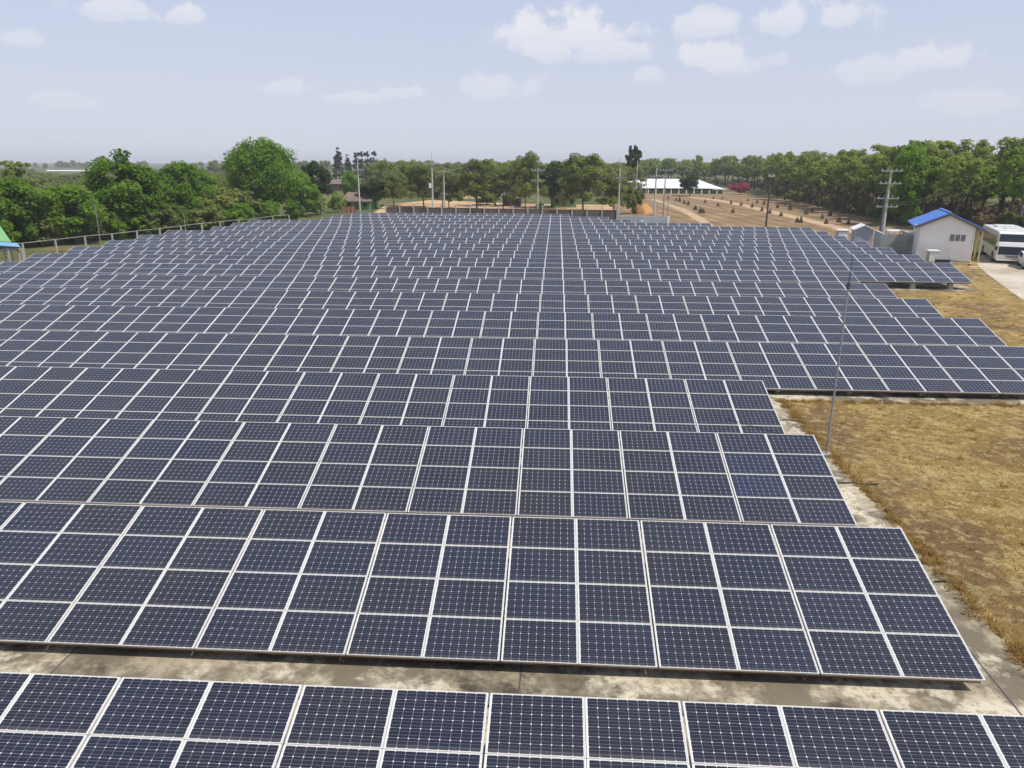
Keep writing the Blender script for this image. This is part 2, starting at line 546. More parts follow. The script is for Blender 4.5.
M_DARKWALL = earth('stained_block_wall', [(0.16, 0.13, 0.105), ((0.09, 0.07, 0.055), 0.4, 0.45, 0.65, 7, 0.9), ((0.27, 0.22, 0.17), 1.2, 0.56, 0.7, 6, 0.6)], bump=0.4, bscale=3)
M_POLE = plain('pale_pole', (0.46, 0.46, 0.43), 0.7, 0, 0.12, 2)
M_DPOLE = plain('dark_pole', (0.075, 0.075, 0.08), 0.7, 0, 0.2, 2)
M_WIRE = plain('cable', (0.06, 0.06, 0.06), 0.6)
M_SHEET = plain('white_roof_sheet', (0.82, 0.84, 0.86), 0.4, 0.0, 0.03, 0.4)
M_BROWNROOF = plain('rusty_brown_roof', (0.20, 0.14, 0.11), 0.8, 0, 0.25, 0.8)
M_GREENWALL = plain('green_painted_wall', (0.13, 0.30, 0.10), 0.8, 0, 0.15, 1)
M_DKGREY = plain('dark_timber', (0.045, 0.05, 0.065), 0.85, 0, 0.2, 1)  # even dark blue-grey of the shed, hall wall and low box
M_STOOK = plain('withered_stalks', (0.13, 0.105, 0.06), 0.95, 0, 0.4, 6, 0.4)
M_CLOTH = plain('red_orange_sheet', (0.40, 0.17, 0.09), 0.8, 0, 0.2, 2)
M_INS = plain('porcelain', (0.6, 0.58, 0.54), 0.3)


# ------------------------------------------------------------------ the ground
def clip(poly, y0, y1):
    def half(ps, keep, yc):
        out = []
        for i, a in enumerate(ps):
            b = ps[(i + 1) % len(ps)]
            ka, kb = keep(a[1]), keep(b[1])
            if ka: out.append(a)
            if ka != kb:
                t = (yc - a[1]) / (b[1] - a[1])
                out.append((a[0] + (b[0] - a[0]) * t, yc))
        return out
    ps = half(poly, lambda y: y >= y0, y0)
    return half(ps, lambda y: y <= y1, y1) if len(ps) > 2 else []


def sheet(name, poly, mat, lift, **k):
    mb = MB()
    a = sum(p[0] * poly[(i + 1) % len(poly)][1] - poly[(i + 1) % len(poly)][0] * p[1] for i, p in enumerate(poly))
    if a < 0: poly = poly[::-1]
    for y0, y1 in ((-1e5, 29.0), (29.0, 48.0), (48.0, 1e5)):
        ps = clip(poly, y0, y1)
        if len(ps) > 2:
            mb.quad([(x, y, gz(x, y) + lift) for x, y in ps])
    k.setdefault('kind', 'structure')
    return mb.build(name, mat, **k)


sheet('ground', [(-2600, -60), (2600, -60), (2600, 4200), (-2600, 4200)], M_LAND, 0.0)
V = [6.58, 10.67, 14.77, 18.77, 23.11, 27.55, 31.6, 35.63, 39.88, 43.9, 47.79, 51.8, 55.95, 60.06, 64.14, 68.2, 72.0, 75.7, 79.6, 83.5]
X0 = 0.395
REND = [5, 5, 5, 5, 15, 15, 15, 15, 15, 22, 22, 22, 22, 22, 22, 22, 14, 7, 5, 1]
LEND = [-15, -17, -21, -25, -33, -33, -33, -33, -33, -32, -32, -32, -32, -32, -30, -30, -30, -24, -24, -23]
ct, st = math.cos(TAU), math.sin(TAU)


def colx(c): return (X0 + c) * S


# dry yard to the east of the front rows
sheet('lawn', [(6.0, -5), (60, -5), (60, 50), (44, 58), (34, 72), (10, 72), (6, 40)], M_YARD, 0.006)
wob = [(colx(5) + 1.05 + 0.05 * math.sin(i * 0.55) + 0.04 * math.sin(i * 1.9) + 0.03 * math.sin(i * 4.3), 1.0 + i * 0.3) for i in range(78)]
xl = colx(-33)
yD = (V[4] * S - 4 * PD * ct) - 0.55
yI = (V[9] * S - 4 * PD * ct) - 0.5
apron = [(xl, 1.0)] + [p for p in wob if p[1] < yD] + [(colx(5) + 1.2, yD), (colx(15) + 0.9, yD + 0.05), (colx(15) + 0.8, yI), (colx(22) + 0.35, yI + 0.05), (colx(22) + 0.7, V[15] * S + 2), (colx(14), V[16] * S + 2), (colx(5), V[18] * S + 2), (colx(1), V[19] * S + 2), (colx(-23), V[19] * S + 2), (colx(-28) - 0.6, V[15] * S + 2), (colx(-33), V[13] * S)]
sheet('concrete_apron', apron, M_CONC, 0.012)
ra, rb = ground(1010, 246), ground(958, 284)
sheet('road', [ground(984, 252), ground(1000, 244), ground(1090, 256), ground(1110, 330), ground(1050, 322), ground(1030, 306), ground(1016, 295), ground(1002, 285), ground(990, 276), ground(980, 268), ground(976, 262)], M_ROAD, 0.012)
sheet('field', [ground(612, 219), ground(612, 193), ground(640, 192.5), ground(735, 192.5), ground(775, 196), ground(812, 205), ground(850, 214), ground(902, 226), ground(935, 232), ground(905, 248), ground(868, 252), ground(800, 240)], M_FIELD, 0.006)
sheet('bare_lot', [ground(372, 214), ground(385, 205), ground(430, 200), ground(530, 204), ground(612, 205), ground(614, 216)], M_SAND, 0.010)
sheet('far_lot', [ground(432, 198), ground(446, 190.5), ground(500, 191.5), ground(506, 199)], M_SAND, 0.010)
trk = [(690, 197), (715, 199), (745, 204.5), (775, 211), (810, 219), (850, 229), (868, 234), (868, 237), (846, 232), (806, 222), (770, 213.5), (742, 206.5), (712, 200.5), (690, 198)]
sheet('dirt_track', [ground(*p) for p in trk], M_TRACK, 0.016)
trk = [(655, 199), (668, 203), (690, 211), (705, 219), (714, 226), (706, 227), (694, 219), (680, 211), (662, 203.5), (650, 199.5)]
sheet('dirt_track', [ground(*p) for p in trk], M_TRACK, 0.016)

# low grass blades over the nearer yard
def grass_patch():
    n = 110000
    xs = rng.uniform(9.0, 34, n)
    ys = 12.0 + (rng.uniform(0, 1, n) ** 1.5) * 38
    keep = []
    for i in range(n):
        x, y = xs[i], ys[i]
        if y < yD and x < colx(5) + 1.2 + 0.10 * math.sin(y * 2.1): keep.append(False)
        elif y >= yD - 0.05 and x < colx(15) + 0.9: keep.append(False)
        elif y > 33 and x > 27.5: keep.append(False)
        else: keep.append(True)
    xs, ys = xs[keep], ys[keep]
    n = len(xs)
    cl_ = 0.5 + 0.5 * np.sin(xs * 1.7 + np.sin(ys * 1.3) * 2) * np.sin(ys * 1.9 + np.sin(xs * 0.9) * 2)
    h = (0.02 + 0.045 * rng.random(n)) * (0.15 + 1.1 * cl_)
    a = rng.uniform(0, 2 * np.pi, n)
    wd = 0.006 + 0.012 * rng.random(n)
    ln = rng.normal(0, 0.06, (n, 2))
    z = np.array([gz(x, y) for x, y in zip(xs, ys)])
    # taller tufts here and there
    T = 420
    tx, ty = rng.uniform(8.2, 30, T), 12.0 + (rng.uniform(0, 1, T) ** 1.4) * 36
    ok = ~(((ty < yD) & (tx < colx(5) + 1.35)) | ((ty >= yD - 0.2) & (tx < colx(15) + 1.1)) | ((ty > 33) & (tx > 27)))
    tx, ty = tx[ok], ty[ok]
    # and a ragged fringe along the concrete
    fy = rng.uniform(10, yD, 260)
    fx = colx(5) + 1.05 + rng.normal(0.04, 0.09, 260)
    gx = rng.uniform(colx(5) + 1, colx(15) + 1, 160)
    tx, ty = np.concatenate([tx, fx, gx]), np.concatenate([ty, fy, yD + rng.normal(-0.05, 0.06, 160)])
    per_ = 26
    bx2 = np.repeat(tx, per_) + rng.normal(0, 0.05, len(tx) * per_)
    by2 = np.repeat(ty, per_) + rng.normal(0, 0.05, len(tx) * per_)
    hh = np.repeat(rng.uniform(0.05, 0.17, len(tx)), per_) * rng.uniform(0.5, 1.1, len(bx2))
    xs, ys = np.concatenate([xs, bx2]), np.concatenate([ys, by2])
    h = np.concatenate([h, hh])
    cl_ = np.concatenate([cl_, np.repeat(rng.random(len(tx)), per_)])
    m_ = len(bx2)
    a = np.concatenate([a, rng.uniform(0, 6.28, m_)])
    wd = np.concatenate([wd, 0.006 + 0.010 * rng.random(m_)])
    ln = np.concatenate([ln, rng.normal(0, 0.07, (m_, 2))])
    z = np.array([gz(x, y) for x, y in zip(xs, ys)])
    n = len(xs)
    v = np.zeros((n, 3, 3))
    v[:, 0] = np.stack([xs - np.cos(a) * wd, ys - np.sin(a) * wd, z], 1)
    v[:, 1] = np.stack([xs + np.cos(a) * wd, ys + np.sin(a) * wd, z], 1)
    v[:, 2] = np.stack([xs + ln[:, 0], ys + ln[:, 1], z + h], 1)
    me = bpy.data.meshes.new('dry_grass')
    me.from_pydata(v.reshape(-1, 3).tolist(), [], np.arange(n * 3).reshape(-1, 3).tolist())
    at_ = me.attributes.new('tint', 'FLOAT', 'FACE')
    at_.data.foreach_set('value', (0.55 * cl_ + 0.45 * rng.random(n)).astype(np.float32))
    me.materials.append(leaf_mat('straw_blades', (0.29, 0.185, 0.058), (0.60, 0.41, 0.145), 0.5))
    link('dry_grass', me, kind='stuff', label='short straw coloured grass covering the yard', cat='grass')


grass_patch()


# ------------------------------------------------------------------ solar panels
PW, PL, TH = 1.184, PD - 0.006, 0.035       # one module


def slope(x, s, up=0.0):                    # point on the module plane: across x, down the slope s, raised by up
    return (x, -s * ct - up * st, -s * st + up * ct)


FX, FY = 0.0165, 0.0105                        # visible lip of the frame


def frame_into(mb, x, s, fm, bm):
    a, b, c, d = x, x + PW, s, s + PL
    i0, i1, j0, j1 = a + FX, b - FX, c + FY, d - FY
    P = slope
    for q in (((a, c), (b, c), (i1, j0), (i0, j0)), ((b, c), (b, d), (i1, j1), (i1, j0)), ((b, d), (a, d), (i0, j1), (i1, j1)), ((a, d), (a, c), (i0, j0), (i0, j1))):
        mb.quad([P(*p) for p in reversed(q)], fm)
    for p, q in (((a, c), (b, c)), ((b, c), (b, d)), ((b, d), (a, d)), ((a, d), (a, c))):
        mb.quad([P(*p), P(*q), P(*q, -TH), P(*p, -TH)], fm)
    for p, q in (((i0, j0), (i1, j0)), ((i1, j0), (i1, j1)), ((i1, j1), (i0, j1)), ((i0, j1), (i0, j0))):
        mb.quad([P(*q), P(*p), P(*p, -0.004), P(*q, -0.004)], fm)


def glass_into(mb, uvs, x, s, gm, bm):
    a, b, c, d = x, x + PW, s, s + PL
    i0, i1, j0, j1 = a + FX, b - FX, c + FY, d - FY
    mb.quad([slope(i0, j1, -0.004), slope(i1, j1, -0.004), slope(i1, j0, -0.004), slope(i0, j0, -0.004)], gm)
    mu, mv = 0.085, 0.03
    uvs.append(((-mu, -mv), (9 + mu, -mv), (9 + mu, 6 + mv), (-mu, 6 + mv)))
    mb.quad([slope(a, c, -TH), slope(b, c, -TH), slope(b, d, -TH), slope(a, d, -TH)], bm)
    uvs.append(None)


def panel_mesh(name, items, gm, frame=True, glass=True):
    mb, uvs = MB(), []
    mats = [gm, M_FRAME, M_BACK]
    for x, s in items:
        if glass: glass_into(mb, uvs, x, s, 0, 2)
        n = len(mb.f)
        if frame:
            frame_into(mb, x, s, 1, 2)
        uvs += [None] * (len(mb.f) - n)
    me = mb.mesh(name, mats)
    ul = me.uv_layers.new(name='cells')
    flat = []
    for f, uvp in zip(mb.f, uvs):
        for i in range(len(f)):
            flat += list(uvp[i]) if uvp else (0.5, 0.5)
    ul.data.foreach_set('uv', flat)
    return me


P_ALL = panel_mesh('solar_panel', [(0, 0)], M_CELL)
P_GLASS = panel_mesh('solar_panel', [(0, 0)], M_CELL, frame=False)
P_BLUE = panel_mesh('solar_panel', [(0, 0)], M_BLUE, frame=False)
P_FRAME = panel_mesh('panel_frame', [(0, 0)], M_CELL, glass=False)


def panel_x(c, rend):                        # left edge of column c: columns stand in pairs, a wider gap between pairs
    k = rend - 1 - c
    return colx(c) + (0.0035 if k % 2 == 0 else 0.0135) - 0.001


ORD = ['front', 'second', 'third', 'fourth', 'fifth', 'sixth', 'seventh', 'eighth', 'ninth', 'tenth', 'eleventh', 'twelfth', 'thirteenth', 'fourteenth', 'fifteenth', 'sixteenth', 'seventeenth', 'eighteenth']
EXTRA = ['long front row of solar panels beyond the stained concrete gap', 'second row of solar panels from the front, behind the stained concrete gap', 'third row of solar panels from the front, with two bluer panels', 'fourth row of solar panels from the front, ending before the dry grass', 'fifth row of solar panels from the front, first to reach over the grass', 'sixth row of solar panels from the front', 'seventh row of solar panels from the front', 'eighth row of solar panels from the front', 'ninth row of solar panels from the front, just before the jutting row', 'tenth row of solar panels from the front, jutting out on piers towards the white house']
EXTRA += ['%s row of solar panels from the front' % ORD[i] for i in range(10, 17)]
EXTRA += ['third to last row of solar panels before the far dark wall', 'last but one row of solar panels before the far dark wall', 'last and farthest row of solar panels along the dark wall']
post_me = MB().box(-0.05, 0.05, -0.05, 0.05, 0, 1).mesh('post', M_STEEL)
pier_me = MB().hexa([(-0.17, -0.17, 0), (0.17, -0.17, 0), (0.17, 0.17, 0), (-0.17, 0.17, 0), (-0.12, -0.12, 1), (0.12, -0.12, 1), (0.12, 0.12, 1), (-0.12, 0.12, 1)]).mesh('pier', M_CONC_POST)
rafter_me = MB().hexa([slope(-0.03, 4 * PD - 0.08, -TH - 0.14), slope(0.03, 4 * PD - 0.08, -TH - 0.14), slope(0.03, 0.08, -TH - 0.14), slope(-0.03, 0.08, -TH - 0.14), slope(-0.03, 4 * PD - 0.08, -TH - 0.065), slope(0.03, 4 * PD - 0.08, -TH - 0.065), slope(0.03, 0.08, -TH - 0.065), slope(-0.03, 0.08, -TH - 0.065)]).mesh('rafter', M_STEEL)
for ri, v in enumerate(V):
    ytop = v * S
    root = empty('solar_panel_row', (0, ytop, TOPZ), 0, EXTRA[ri], 'solar panels', 'rows of solar panels')
    rend, lend = REND[ri], LEND[ri]
    cand = []
    for c in range(lend, rend):
        for j in range(4):
            ctr = Vector((colx(c + 0.5), ytop, TOPZ)) + Vector(slope(0, (j + 0.35) * PD))
            px, py, zc = pix(ctr)
            vis = -30 < px < 1054 and py < 775
            if vis and ri > 0:
                yo = V[ri - 1] * S
                t = (yo - CAM.y) / (ctr.y - CAM.y)
                q = CAM + (ctr - CAM) * t
                cc = q.x / S - X0
                if LEND[ri - 1] <= cc <= REND[ri - 1] and q.z < TOPZ: vis = False
            area = 1 / zc ** 2 * (1 if vis else 1e-4) * (1.0 if 0 < px < 1024 else 0.2)
            cand.append((-area, c, j))
    cand.sort()
    for a_, c, j in cand[:100]:
        blue = ri == 2 and c == 3 and j in (1, 2)
        loc = slope(panel_x(c, rend), j * PD + 0.003)
        if ri < 3:
            p = link('solar_panel', P_BLUE if blue else P_GLASS, root, loc)
            link('panel_frame', P_FRAME, p)
            if blue: p['label'] = 'bluer solar panel'
        else:
            link('solar_panel', P_ALL, root, loc)
    rest = [(panel_x(c, rend), j * PD + 0.003) for a_, c, j in cand[100:]]
    if rest:
        link('solar_panel', panel_mesh('solar_panel', rest, M_CELL), root, kind='stuff')
    # steelwork
    xa, xb = colx(lend) + 0.05, colx(rend) - 0.05
    for s_, mt in ((4 * PD - 0.05, M_RUST), (2.7 * PD, M_STEEL), (1.3 * PD, M_STEEL), (0.12, M_STEEL)):
        mb = MB().hexa([slope(xa, s_ + 0.025, -TH - 0.065), slope(xb, s_ + 0.025, -TH - 0.065), slope(xb, s_ - 0.025, -TH - 0.065), slope(xa, s_ - 0.025, -TH - 0.065), slope(xa, s_ + 0.025, -TH - 0.003), slope(xb, s_ + 0.025, -TH - 0.003), slope(xb, s_ - 0.025, -TH - 0.003), slope(xa, s_ - 0.025, -TH - 0.003)])
        mb.build('purlin', mt, root)
    k = rend - 1
    n = 0
    while k >= lend and (ri in (0, 1, 2, 3, 4, 9) or n < 4):
        x = colx(k)
        px, py, zc = pix((x, ytop, 0.3))
        if px > -60 and px < 1100:
            fr = ri == 9
            link('rafter', rafter_me, root, (x, 0, 0))
            for s_ in (0.55 * PD, 3.55 * PD):
                yy, zt = -s_ * ct, -s_ * st - TH - 0.13
                zb = gz(x, ytop + yy) - TOPZ
                o = link('pier' if fr else 'post', pier_me if fr else post_me, root, (x, yy, zb))
                o.scale = (1, 1, zt - zb)
        k -= 2
        n += 1


# ------------------------------------------------------------------ trees
def np_mesh(name, verts, quads, tints, mat):
    me = bpy.data.meshes.new(name)
    nv, nf = len(verts), len(quads)
    me.vertices.add(nv)
    me.vertices.foreach_set('co', verts.astype(np.float32).ravel())
    me.loops.add(nf * 4)
    me.loops.foreach_set('vertex_index', quads.astype(np.int32).ravel())
    me.polygons.add(nf)
    me.polygons.foreach_set('loop_start', np.arange(0, nf * 4, 4, dtype=np.int32))
    me.polygons.foreach_set('loop_total', np.full(nf, 4, dtype=np.int32))
    me.update(calc_edges=True)
    a = me.attributes.new('tint', 'FLOAT', 'FACE')
    a.data.foreach_set('value', tints.astype(np.float32))
    me.materials.append(mat)
    return me


def unit(v): return v / (np.linalg.norm(v, axis=-1, keepdims=True) + 1e-9)


def leaves(r, centres, radii, per, size, flat=0.75):
    """leaf quads in clumps: arrays of vertices and tints"""
    vs_, ts = [], []
    for c, rc in zip(centres, radii):
        n = max(6, int(per * (rc / np.mean(radii)) ** 2))
        d = unit(r.normal(0, 1, (n, 3)) + np.array([0, 0, 0.25]))
        rad = rc * r.random(n) ** 0.42
        p = c + d * rad[:, None] * np.array([1, 1, flat])
        nrm = unit(d * 0.7 + np.array([0, 0, 0.55]) + r.normal(0, 0.45, (n, 3)))
        t1 = unit(np.cross(nrm, r.normal(0, 1, (n, 3))))
        t2 = np.cross(nrm, t1)
        s = size * r.uniform(0.6, 1.35, n)[:, None]
        q = np.stack([p - t1 * s, p + t2 * s * 0.55, p + t1 * s, p - t2 * s * 0.55], 1)
        vs_.append(q)
        ts.append(0.55 * r.random() + 0.45 * r.random(n))
    return np.concatenate(vs_).reshape(-1, 3), np.concatenate(ts)


def tree_parts(seed, H, Rr, base, clumps, per, size, kind, bark=None, shape='round', trunk_r=None, lean=0.0, lumpy=1.0):
    r = np.random.default_rng(seed)
    zc, hz = (H + base) / 2, (H - base) / 2
    d = unit(r.normal(0, 1, (clumps, 3)))
    rad = 0.30 + 0.70 * r.random(clumps) ** 0.5
    az_ = np.arctan2(d[:, 1], d[:, 0])
    lump = 1 + lumpy * (0.22 * np.sin(2 * az_ + seed) + 0.16 * np.sin(3 * az_ + 2.1 * seed)) + r.normal(0, 0.08, clumps)
    rc = Rr * r.uniform(0.16, 0.30, clumps)
    c = d * rad[:, None]
    if shape == 'cone':
        t = r.random(clumps) ** 0.8
        a = r.uniform(0, 2 * np.pi, clumps)
        rr = (1 - t * 0.88) * Rr * (0.35 + 0.65 * r.random(clumps) ** 0.5)
        c = np.stack([np.cos(a) * rr, np.sin(a) * rr, base + t * (H - base) * 0.97], 1)
        rc = Rr * r.uniform(0.2, 0.34, clumps) * (1 - 0.5 * t)
    elif shape == 'open':                    # spreading tiers with gaps
        t = r.choice([0.15, 0.4, 0.66, 0.92], clumps) + r.normal(0, 0.05, clumps)
        a = r.uniform(0, 2 * np.pi, clumps)
        rr = Rr * r.random(clumps) ** 0.5 * np.sqrt(np.clip(1.15 - t * 0.75, 0.1, 1)) * lump
        c = np.stack([np.cos(a) * rr, np.sin(a) * rr, base + t * (H - base)], 1)
    else:
        c = c * np.array([Rr - 0.2 * Rr, Rr - 0.2 * Rr, hz * 0.86]) * np.stack([lump, lump, np.ones(clumps)], 1)
        c[:, 2] += zc
    c[:, 0] += lean * c[:, 2]
    vv, tt = leaves(r, c, rc, per, size)
    me = np_mesh('crown', vv, np.arange(len(vv)).reshape(-1, 4), tt, LEAF[kind])
    tr = trunk_r or 0.012 * H + 0.04
    mb = MB()
    bx, by = r.normal(0, 0.02 * H, 2)
    top = H * 0.9 if shape == 'cone' else zc
    path = [(lean * z + bx * math.sin(z / H * 3), by * math.sin(z / H * 2.3), z) for z in np.linspace(-0.15, top, 6)]
    mb.tube(path, [tr * q for q in (1.35, 1.0, 0.85, 0.7, 0.5, 0.2 if shape == 'cone' else 0.35)], 7)
    if shape != 'cone':
        for i in r.permutation(clumps)[:12]:
            z0 = base + (zc - base) * r.uniform(-0.25, 0.7)
            z0 = max(0.4, z0)
            p0 = Vector((lean * z0 + bx * math.sin(z0 / H * 3), by * math.sin(z0 / H * 2.3), z0))
            p1 = Vector(c[i])
            mid = p0.lerp(p1, 0.5) + Vector((0, 0, 0.08 * (p1 - p0).length))
            mb.tube([p0, mid, p1], [tr * 0.45, tr * 0.28, tr * 0.1], 5, caps=False)
    return me, mb.mesh('trunk', bark or M_BARK, True)


TV = {}


def variant(key, n, **k):
    TV[key] = [tree_parts(1000 + 37 * i + sum(map(ord, key)), **k) for i in range(n)]


variant('lush', 3, H=10, Rr=4.6, base=0.5, clumps=100, per=140, size=0.21, kind='lush')
variant('shrub', 3, H=4.5, Rr=3.0, base=0.0, clumps=50, per=80, size=0.24, kind='lush')
variant('big', 1, H=12, Rr=6.0, base=0.6, clumps=190, per=150, size=0.20, kind='lush', lumpy=0.3)
variant('wood', 5, H=10.5, Rr=2.8, base=3.3, clumps=56, per=85, size=0.175, kind='wood', bark=M_BARK)
variant('lime', 3, H=9.5, Rr=2.7, base=3.0, clumps=52, per=85, size=0.175, kind='lime', bark=M_BARK)
variant('slim', 2, H=12, Rr=2.4, base=6.0, clumps=30, per=60, size=0.26, kind='wood', bark=M_BARKPALE, shape='open')
variant('street', 3, H=9, Rr=4.2, base=2.2, clumps=80, per=110, size=0.22, kind='olive', shape='open')
variant('round', 2, H=8, Rr=3.6, base=1.8, clumps=60, per=85, size=0.27, kind='dark')
variant('pine', 3, H=17, Rr=2.6, base=1.0, clumps=80, per=48, size=0.40, kind='pine', shape='cone')
variant('thin_pine', 2, H=16, Rr=2.3, base=4.5, clumps=46, per=36, size=0.38, kind='pine', shape='open')
variant('bush', 3, H=2.6, Rr=1.9, base=0.1, clumps=30, per=70, size=0.20, kind='lime')
variant('drybush', 3, H=3.4, Rr=2.2, base=0.1, clumps=34, per=55, size=0.20, kind='dry')
variant('scrub', 2, H=3.6, Rr=2.6, base=0.1, clumps=36, per=70, size=0.22, kind='olive')
variant('pink', 1, H=4.2, Rr=3.8, base=0.3, clumps=60, per=70, size=0.22, kind='pink')
variant('gum', 1, H=13, Rr=3.0, base=7.0, clumps=40, per=75, size=0.28, kind='dark', bark=M_BARKPALE)
variant('sparse', 1, H=9, Rr=3.4, base=3.0, clumps=30, per=40, size=0.26, kind='lime', bark=M_BARKPALE, shape='open')


def plant(key, i, x, y, sc, label, cat='tree', group=None, name='tree', sz=None, rot=None, z=None):
    cr, tr = TV[key][i % len(TV[key])]
    o = empty(name, (x, y, gz(x, y) if z is None else z), random.uniform(0, 6.28) if rot is None else rot, label, cat, group)
    o.scale = (sc, sc, sz or sc)
    link('crown', cr, o)
    link('trunk', tr, o)
    return o


def pxtree(key, i, px, base_py, top_py, label, width=None, **k):
    """a tree standing on the sight line px at ground row base_py, its top at top_py"""
    x, y = ground(px, base_py)
    zt = at(px, top_py, y)[2] - GFAR
    cr = TV[key][i % len(TV[key])][0]
    ext = [max(v.co[a] for v in cr.vertices) for a in (0, 2)]
    sz = zt / ext[1]
    sc = sz
    if width:
        sc = width * pix((x, y, 1))[2] / FPX / 2 / ext[0]
    return plant(key, i, x, y, sc, label, sz=sz, **k)


# west side, beyond the fence
LT = 'trees and bushes beyond the rail fence'
pxtree('big', 0, 268, 219, 136, 'tallest round leafy tree standing clear of its neighbours behind the fence', 76, group=LT)
pxtree('lush', 0, 132, 236, 148, 'broad leafy green tree behind the thin lamp pole, wider than its neighbours', 84, group=LT)
pxtree('lush', 1, 186, 230, 160, 'leafy green tree joined to the broad tree, lower crown', 54, group=LT)
pxtree('lush', 2, 22, 246, 176, 'dense green tree behind the blue and green roofed hut', 88, group=LT)
pxtree('lush', 1, 72, 243, 184, 'low spreading green tree before the white strip on the horizon', 80, group=LT)
pxtree('lush', 0, -30, 246, 170, 'dense green tree at the edge beside the hut', 80, group=LT)
pxtree('scrub', 0, 222, 226, 182, 'olive brown scrubby tree between the broad tree and the tallest tree', 44, group=LT)
pxtree('scrub', 1, 243, 224, 188, 'olive scrubby tree leaning against the tallest tree', 36, group=LT)
pxtree('lush', 2, 205, 212, 168, 'pale olive tree peeping between two leafy crowns', 40, group=LT)
pxtree('scrub', 0, 160, 236, 205, 'rounded olive bush under the broad tree', 44, cat='bush', name='bush', group=LT)
pxtree('scrub', 1, 45, 246, 212, 'rounded olive bush beside the hut by the fence', 44, cat='bush', name='bush', group=LT)
pxtree('scrub', 1, 96, 240, 206, 'olive bush at the foot of the low spreading tree', 46, cat='bush', name='bush', group=LT)
pxtree('scrub', 0, 205, 232, 204, 'olive bush along the fence below the pale olive tree', 40, cat='bush', name='bush', group=LT)
pxtree('lush', 1, 302, 217, 170, 'green tree overlapping the flank of the tallest tree', 40, group=LT)
pxtree('round', 0, 318, 212, 160, 'dark tree behind the bright bushes near the tallest tree', 34, group=LT)
pxtree('bush', 0, 318, 215, 191, 'bright green bush at the end of the fence by a thin pole', 32, cat='bush', name='bush', group=LT)
pxtree('bush', 1, 338, 212.5, 191, 'bright green bush beside the brown roofed house', 24, cat='bush', name='bush', group=LT)
pxtree('slim', 0, 12, 225, 160, 'sparse tall tree rising above the crowns behind the hut', 26, group=LT)
pxtree('slim', 1, 27, 225, 161, 'second sparse tall tree above the crowns behind the hut', 24, group=LT)
for i, (px, by, tp, wd, lb) in enumerate(((8, 250, 214, 40, 'leafy shrub right behind the shelter roof'), (40, 246, 205, 46, 'leafy shrub behind the first fence posts past the shelter'), (72, 243, 210, 44, 'leafy shrub at the fence, nearer the thin pale rod'), (118, 239.5, 208, 44, 'leafy shrub under the broad tree'), (146, 237, 206, 40, 'leafy shrub under the broad tree, beyond the gap of bare earth'), (176, 234, 203, 44, 'leafy shrub at the fence below the joined tree'), (212, 230, 200, 40, 'leafy shrub at the fence between the scrubby trees'), (238, 227, 202, 38, 'leafy shrub at the fence in front of the tallest tree'), (268, 224, 200, 44, 'leafy shrub at the foot of the tallest tree'), (294, 221, 199, 30, 'leafy shrub at the last fence posts'))):
    pxtree('shrub', i, px, by, tp, lb, wd, cat='bush', name='bush', group=LT)
# the row of tall conifers far off
CG = 'tall conifers far off'
for (px, tp, wd, key, lb) in ((340, 147, 11, 'pine', 'tallest dark conifer of the far group'), (337, 156, 7, 'thin_pine', 'thin conifer pressed against the tallest conifer'), (349, 154, 8, 'pine', 'slender dark conifer next to the tallest conifer'), (357, 152, 9, 'pine', 'dark conifer in the middle of the far group'), (362, 151, 9, 'thin_pine', 'bare stemmed conifer with a tufted top, beside the middle conifer'), (368, 151, 8, 'thin_pine', 'bare stemmed conifer with leaning top in the far group'), (375, 150.5, 9, 'thin_pine', 'outermost bare stemmed conifer with open crown')):
    pxtree(key, px, px, 186, tp, lb, wd * 1.3, group=CG)
# trees along the lane behind the far wall
SG = 'trees along the lane behind the far wall'
pxtree('round', 0, 375, 208.5, 178, 'dark round tree beside the brown roofed house', 36, group=SG)
pxtree('street', 0, 394, 206, 172, 'olive tree with brownish crown next to the dark round tree', 36, group=SG)
pxtree('street', 1, 424, 207.5, 163, 'spreading olive tree beside the tall pole with a transformer box', 50, group=SG)
pxtree('street', 2, 449, 208.5, 170, 'thin spreading tree behind the double pole', 34, group=SG)
pxtree('street', 0, 477, 209.5, 158, 'tall olive tree with straight trunk in front of the sandy lot', 46, group=SG)
pxtree('sparse', 0, 495, 206, 158, 'sparse yellowish tree with pale twigs behind the lane', 34, group=SG)
pxtree('street', 2, 503, 210, 166, 'olive tree before the dark shed', 34, group=SG)
pxtree('street', 1, 525, 211, 150, 'tall grey green tree by the crossarm pole', 44, group=SG)
pxtree('round', 1, 552, 208, 160, 'leafy green tree with rounded crown behind the crossarm pole', 46, group=SG)
pxtree('street', 0, 583, 214, 152, 'tall tree with thick dark trunk at the far wall', 58, group=SG)
pxtree('street', 2, 613, 214.5, 172, 'leafy young tree at the end of the grey wall', 34, group=SG)
pxtree('scrub', 0, 633, 214, 184, 'thin light tree beside the pile of orange earth', 18, group=SG)
pxtree('gum', 0, 632, 200, 144.5, 'tall dark tree with pale bare trunk above the white roof', 22, group=SG)
pxtree('scrub', 1, 487, 204.5, 192, 'rounded green bush in front of the dark shed', 24, cat='bush', name='bush', group=SG)
pxtree('lush', 2, 352, 202, 170, 'light green tree behind the brown roofed house', 24, group=SG)
pxtree('round', 1, 690, 196, 172.5, 'dark green tree in front of the white roofed hall', 21, group=SG)
pxtree('pink', 0, 740, 194.5, 181.5, 'pink flowering bush beside the white roofed hall', 27, cat='bush', name='bush')
pxtree('bush', 2, 541, 209, 202, 'low bright green bush behind the far wall', 12, cat='bush', name='bush', group=SG)

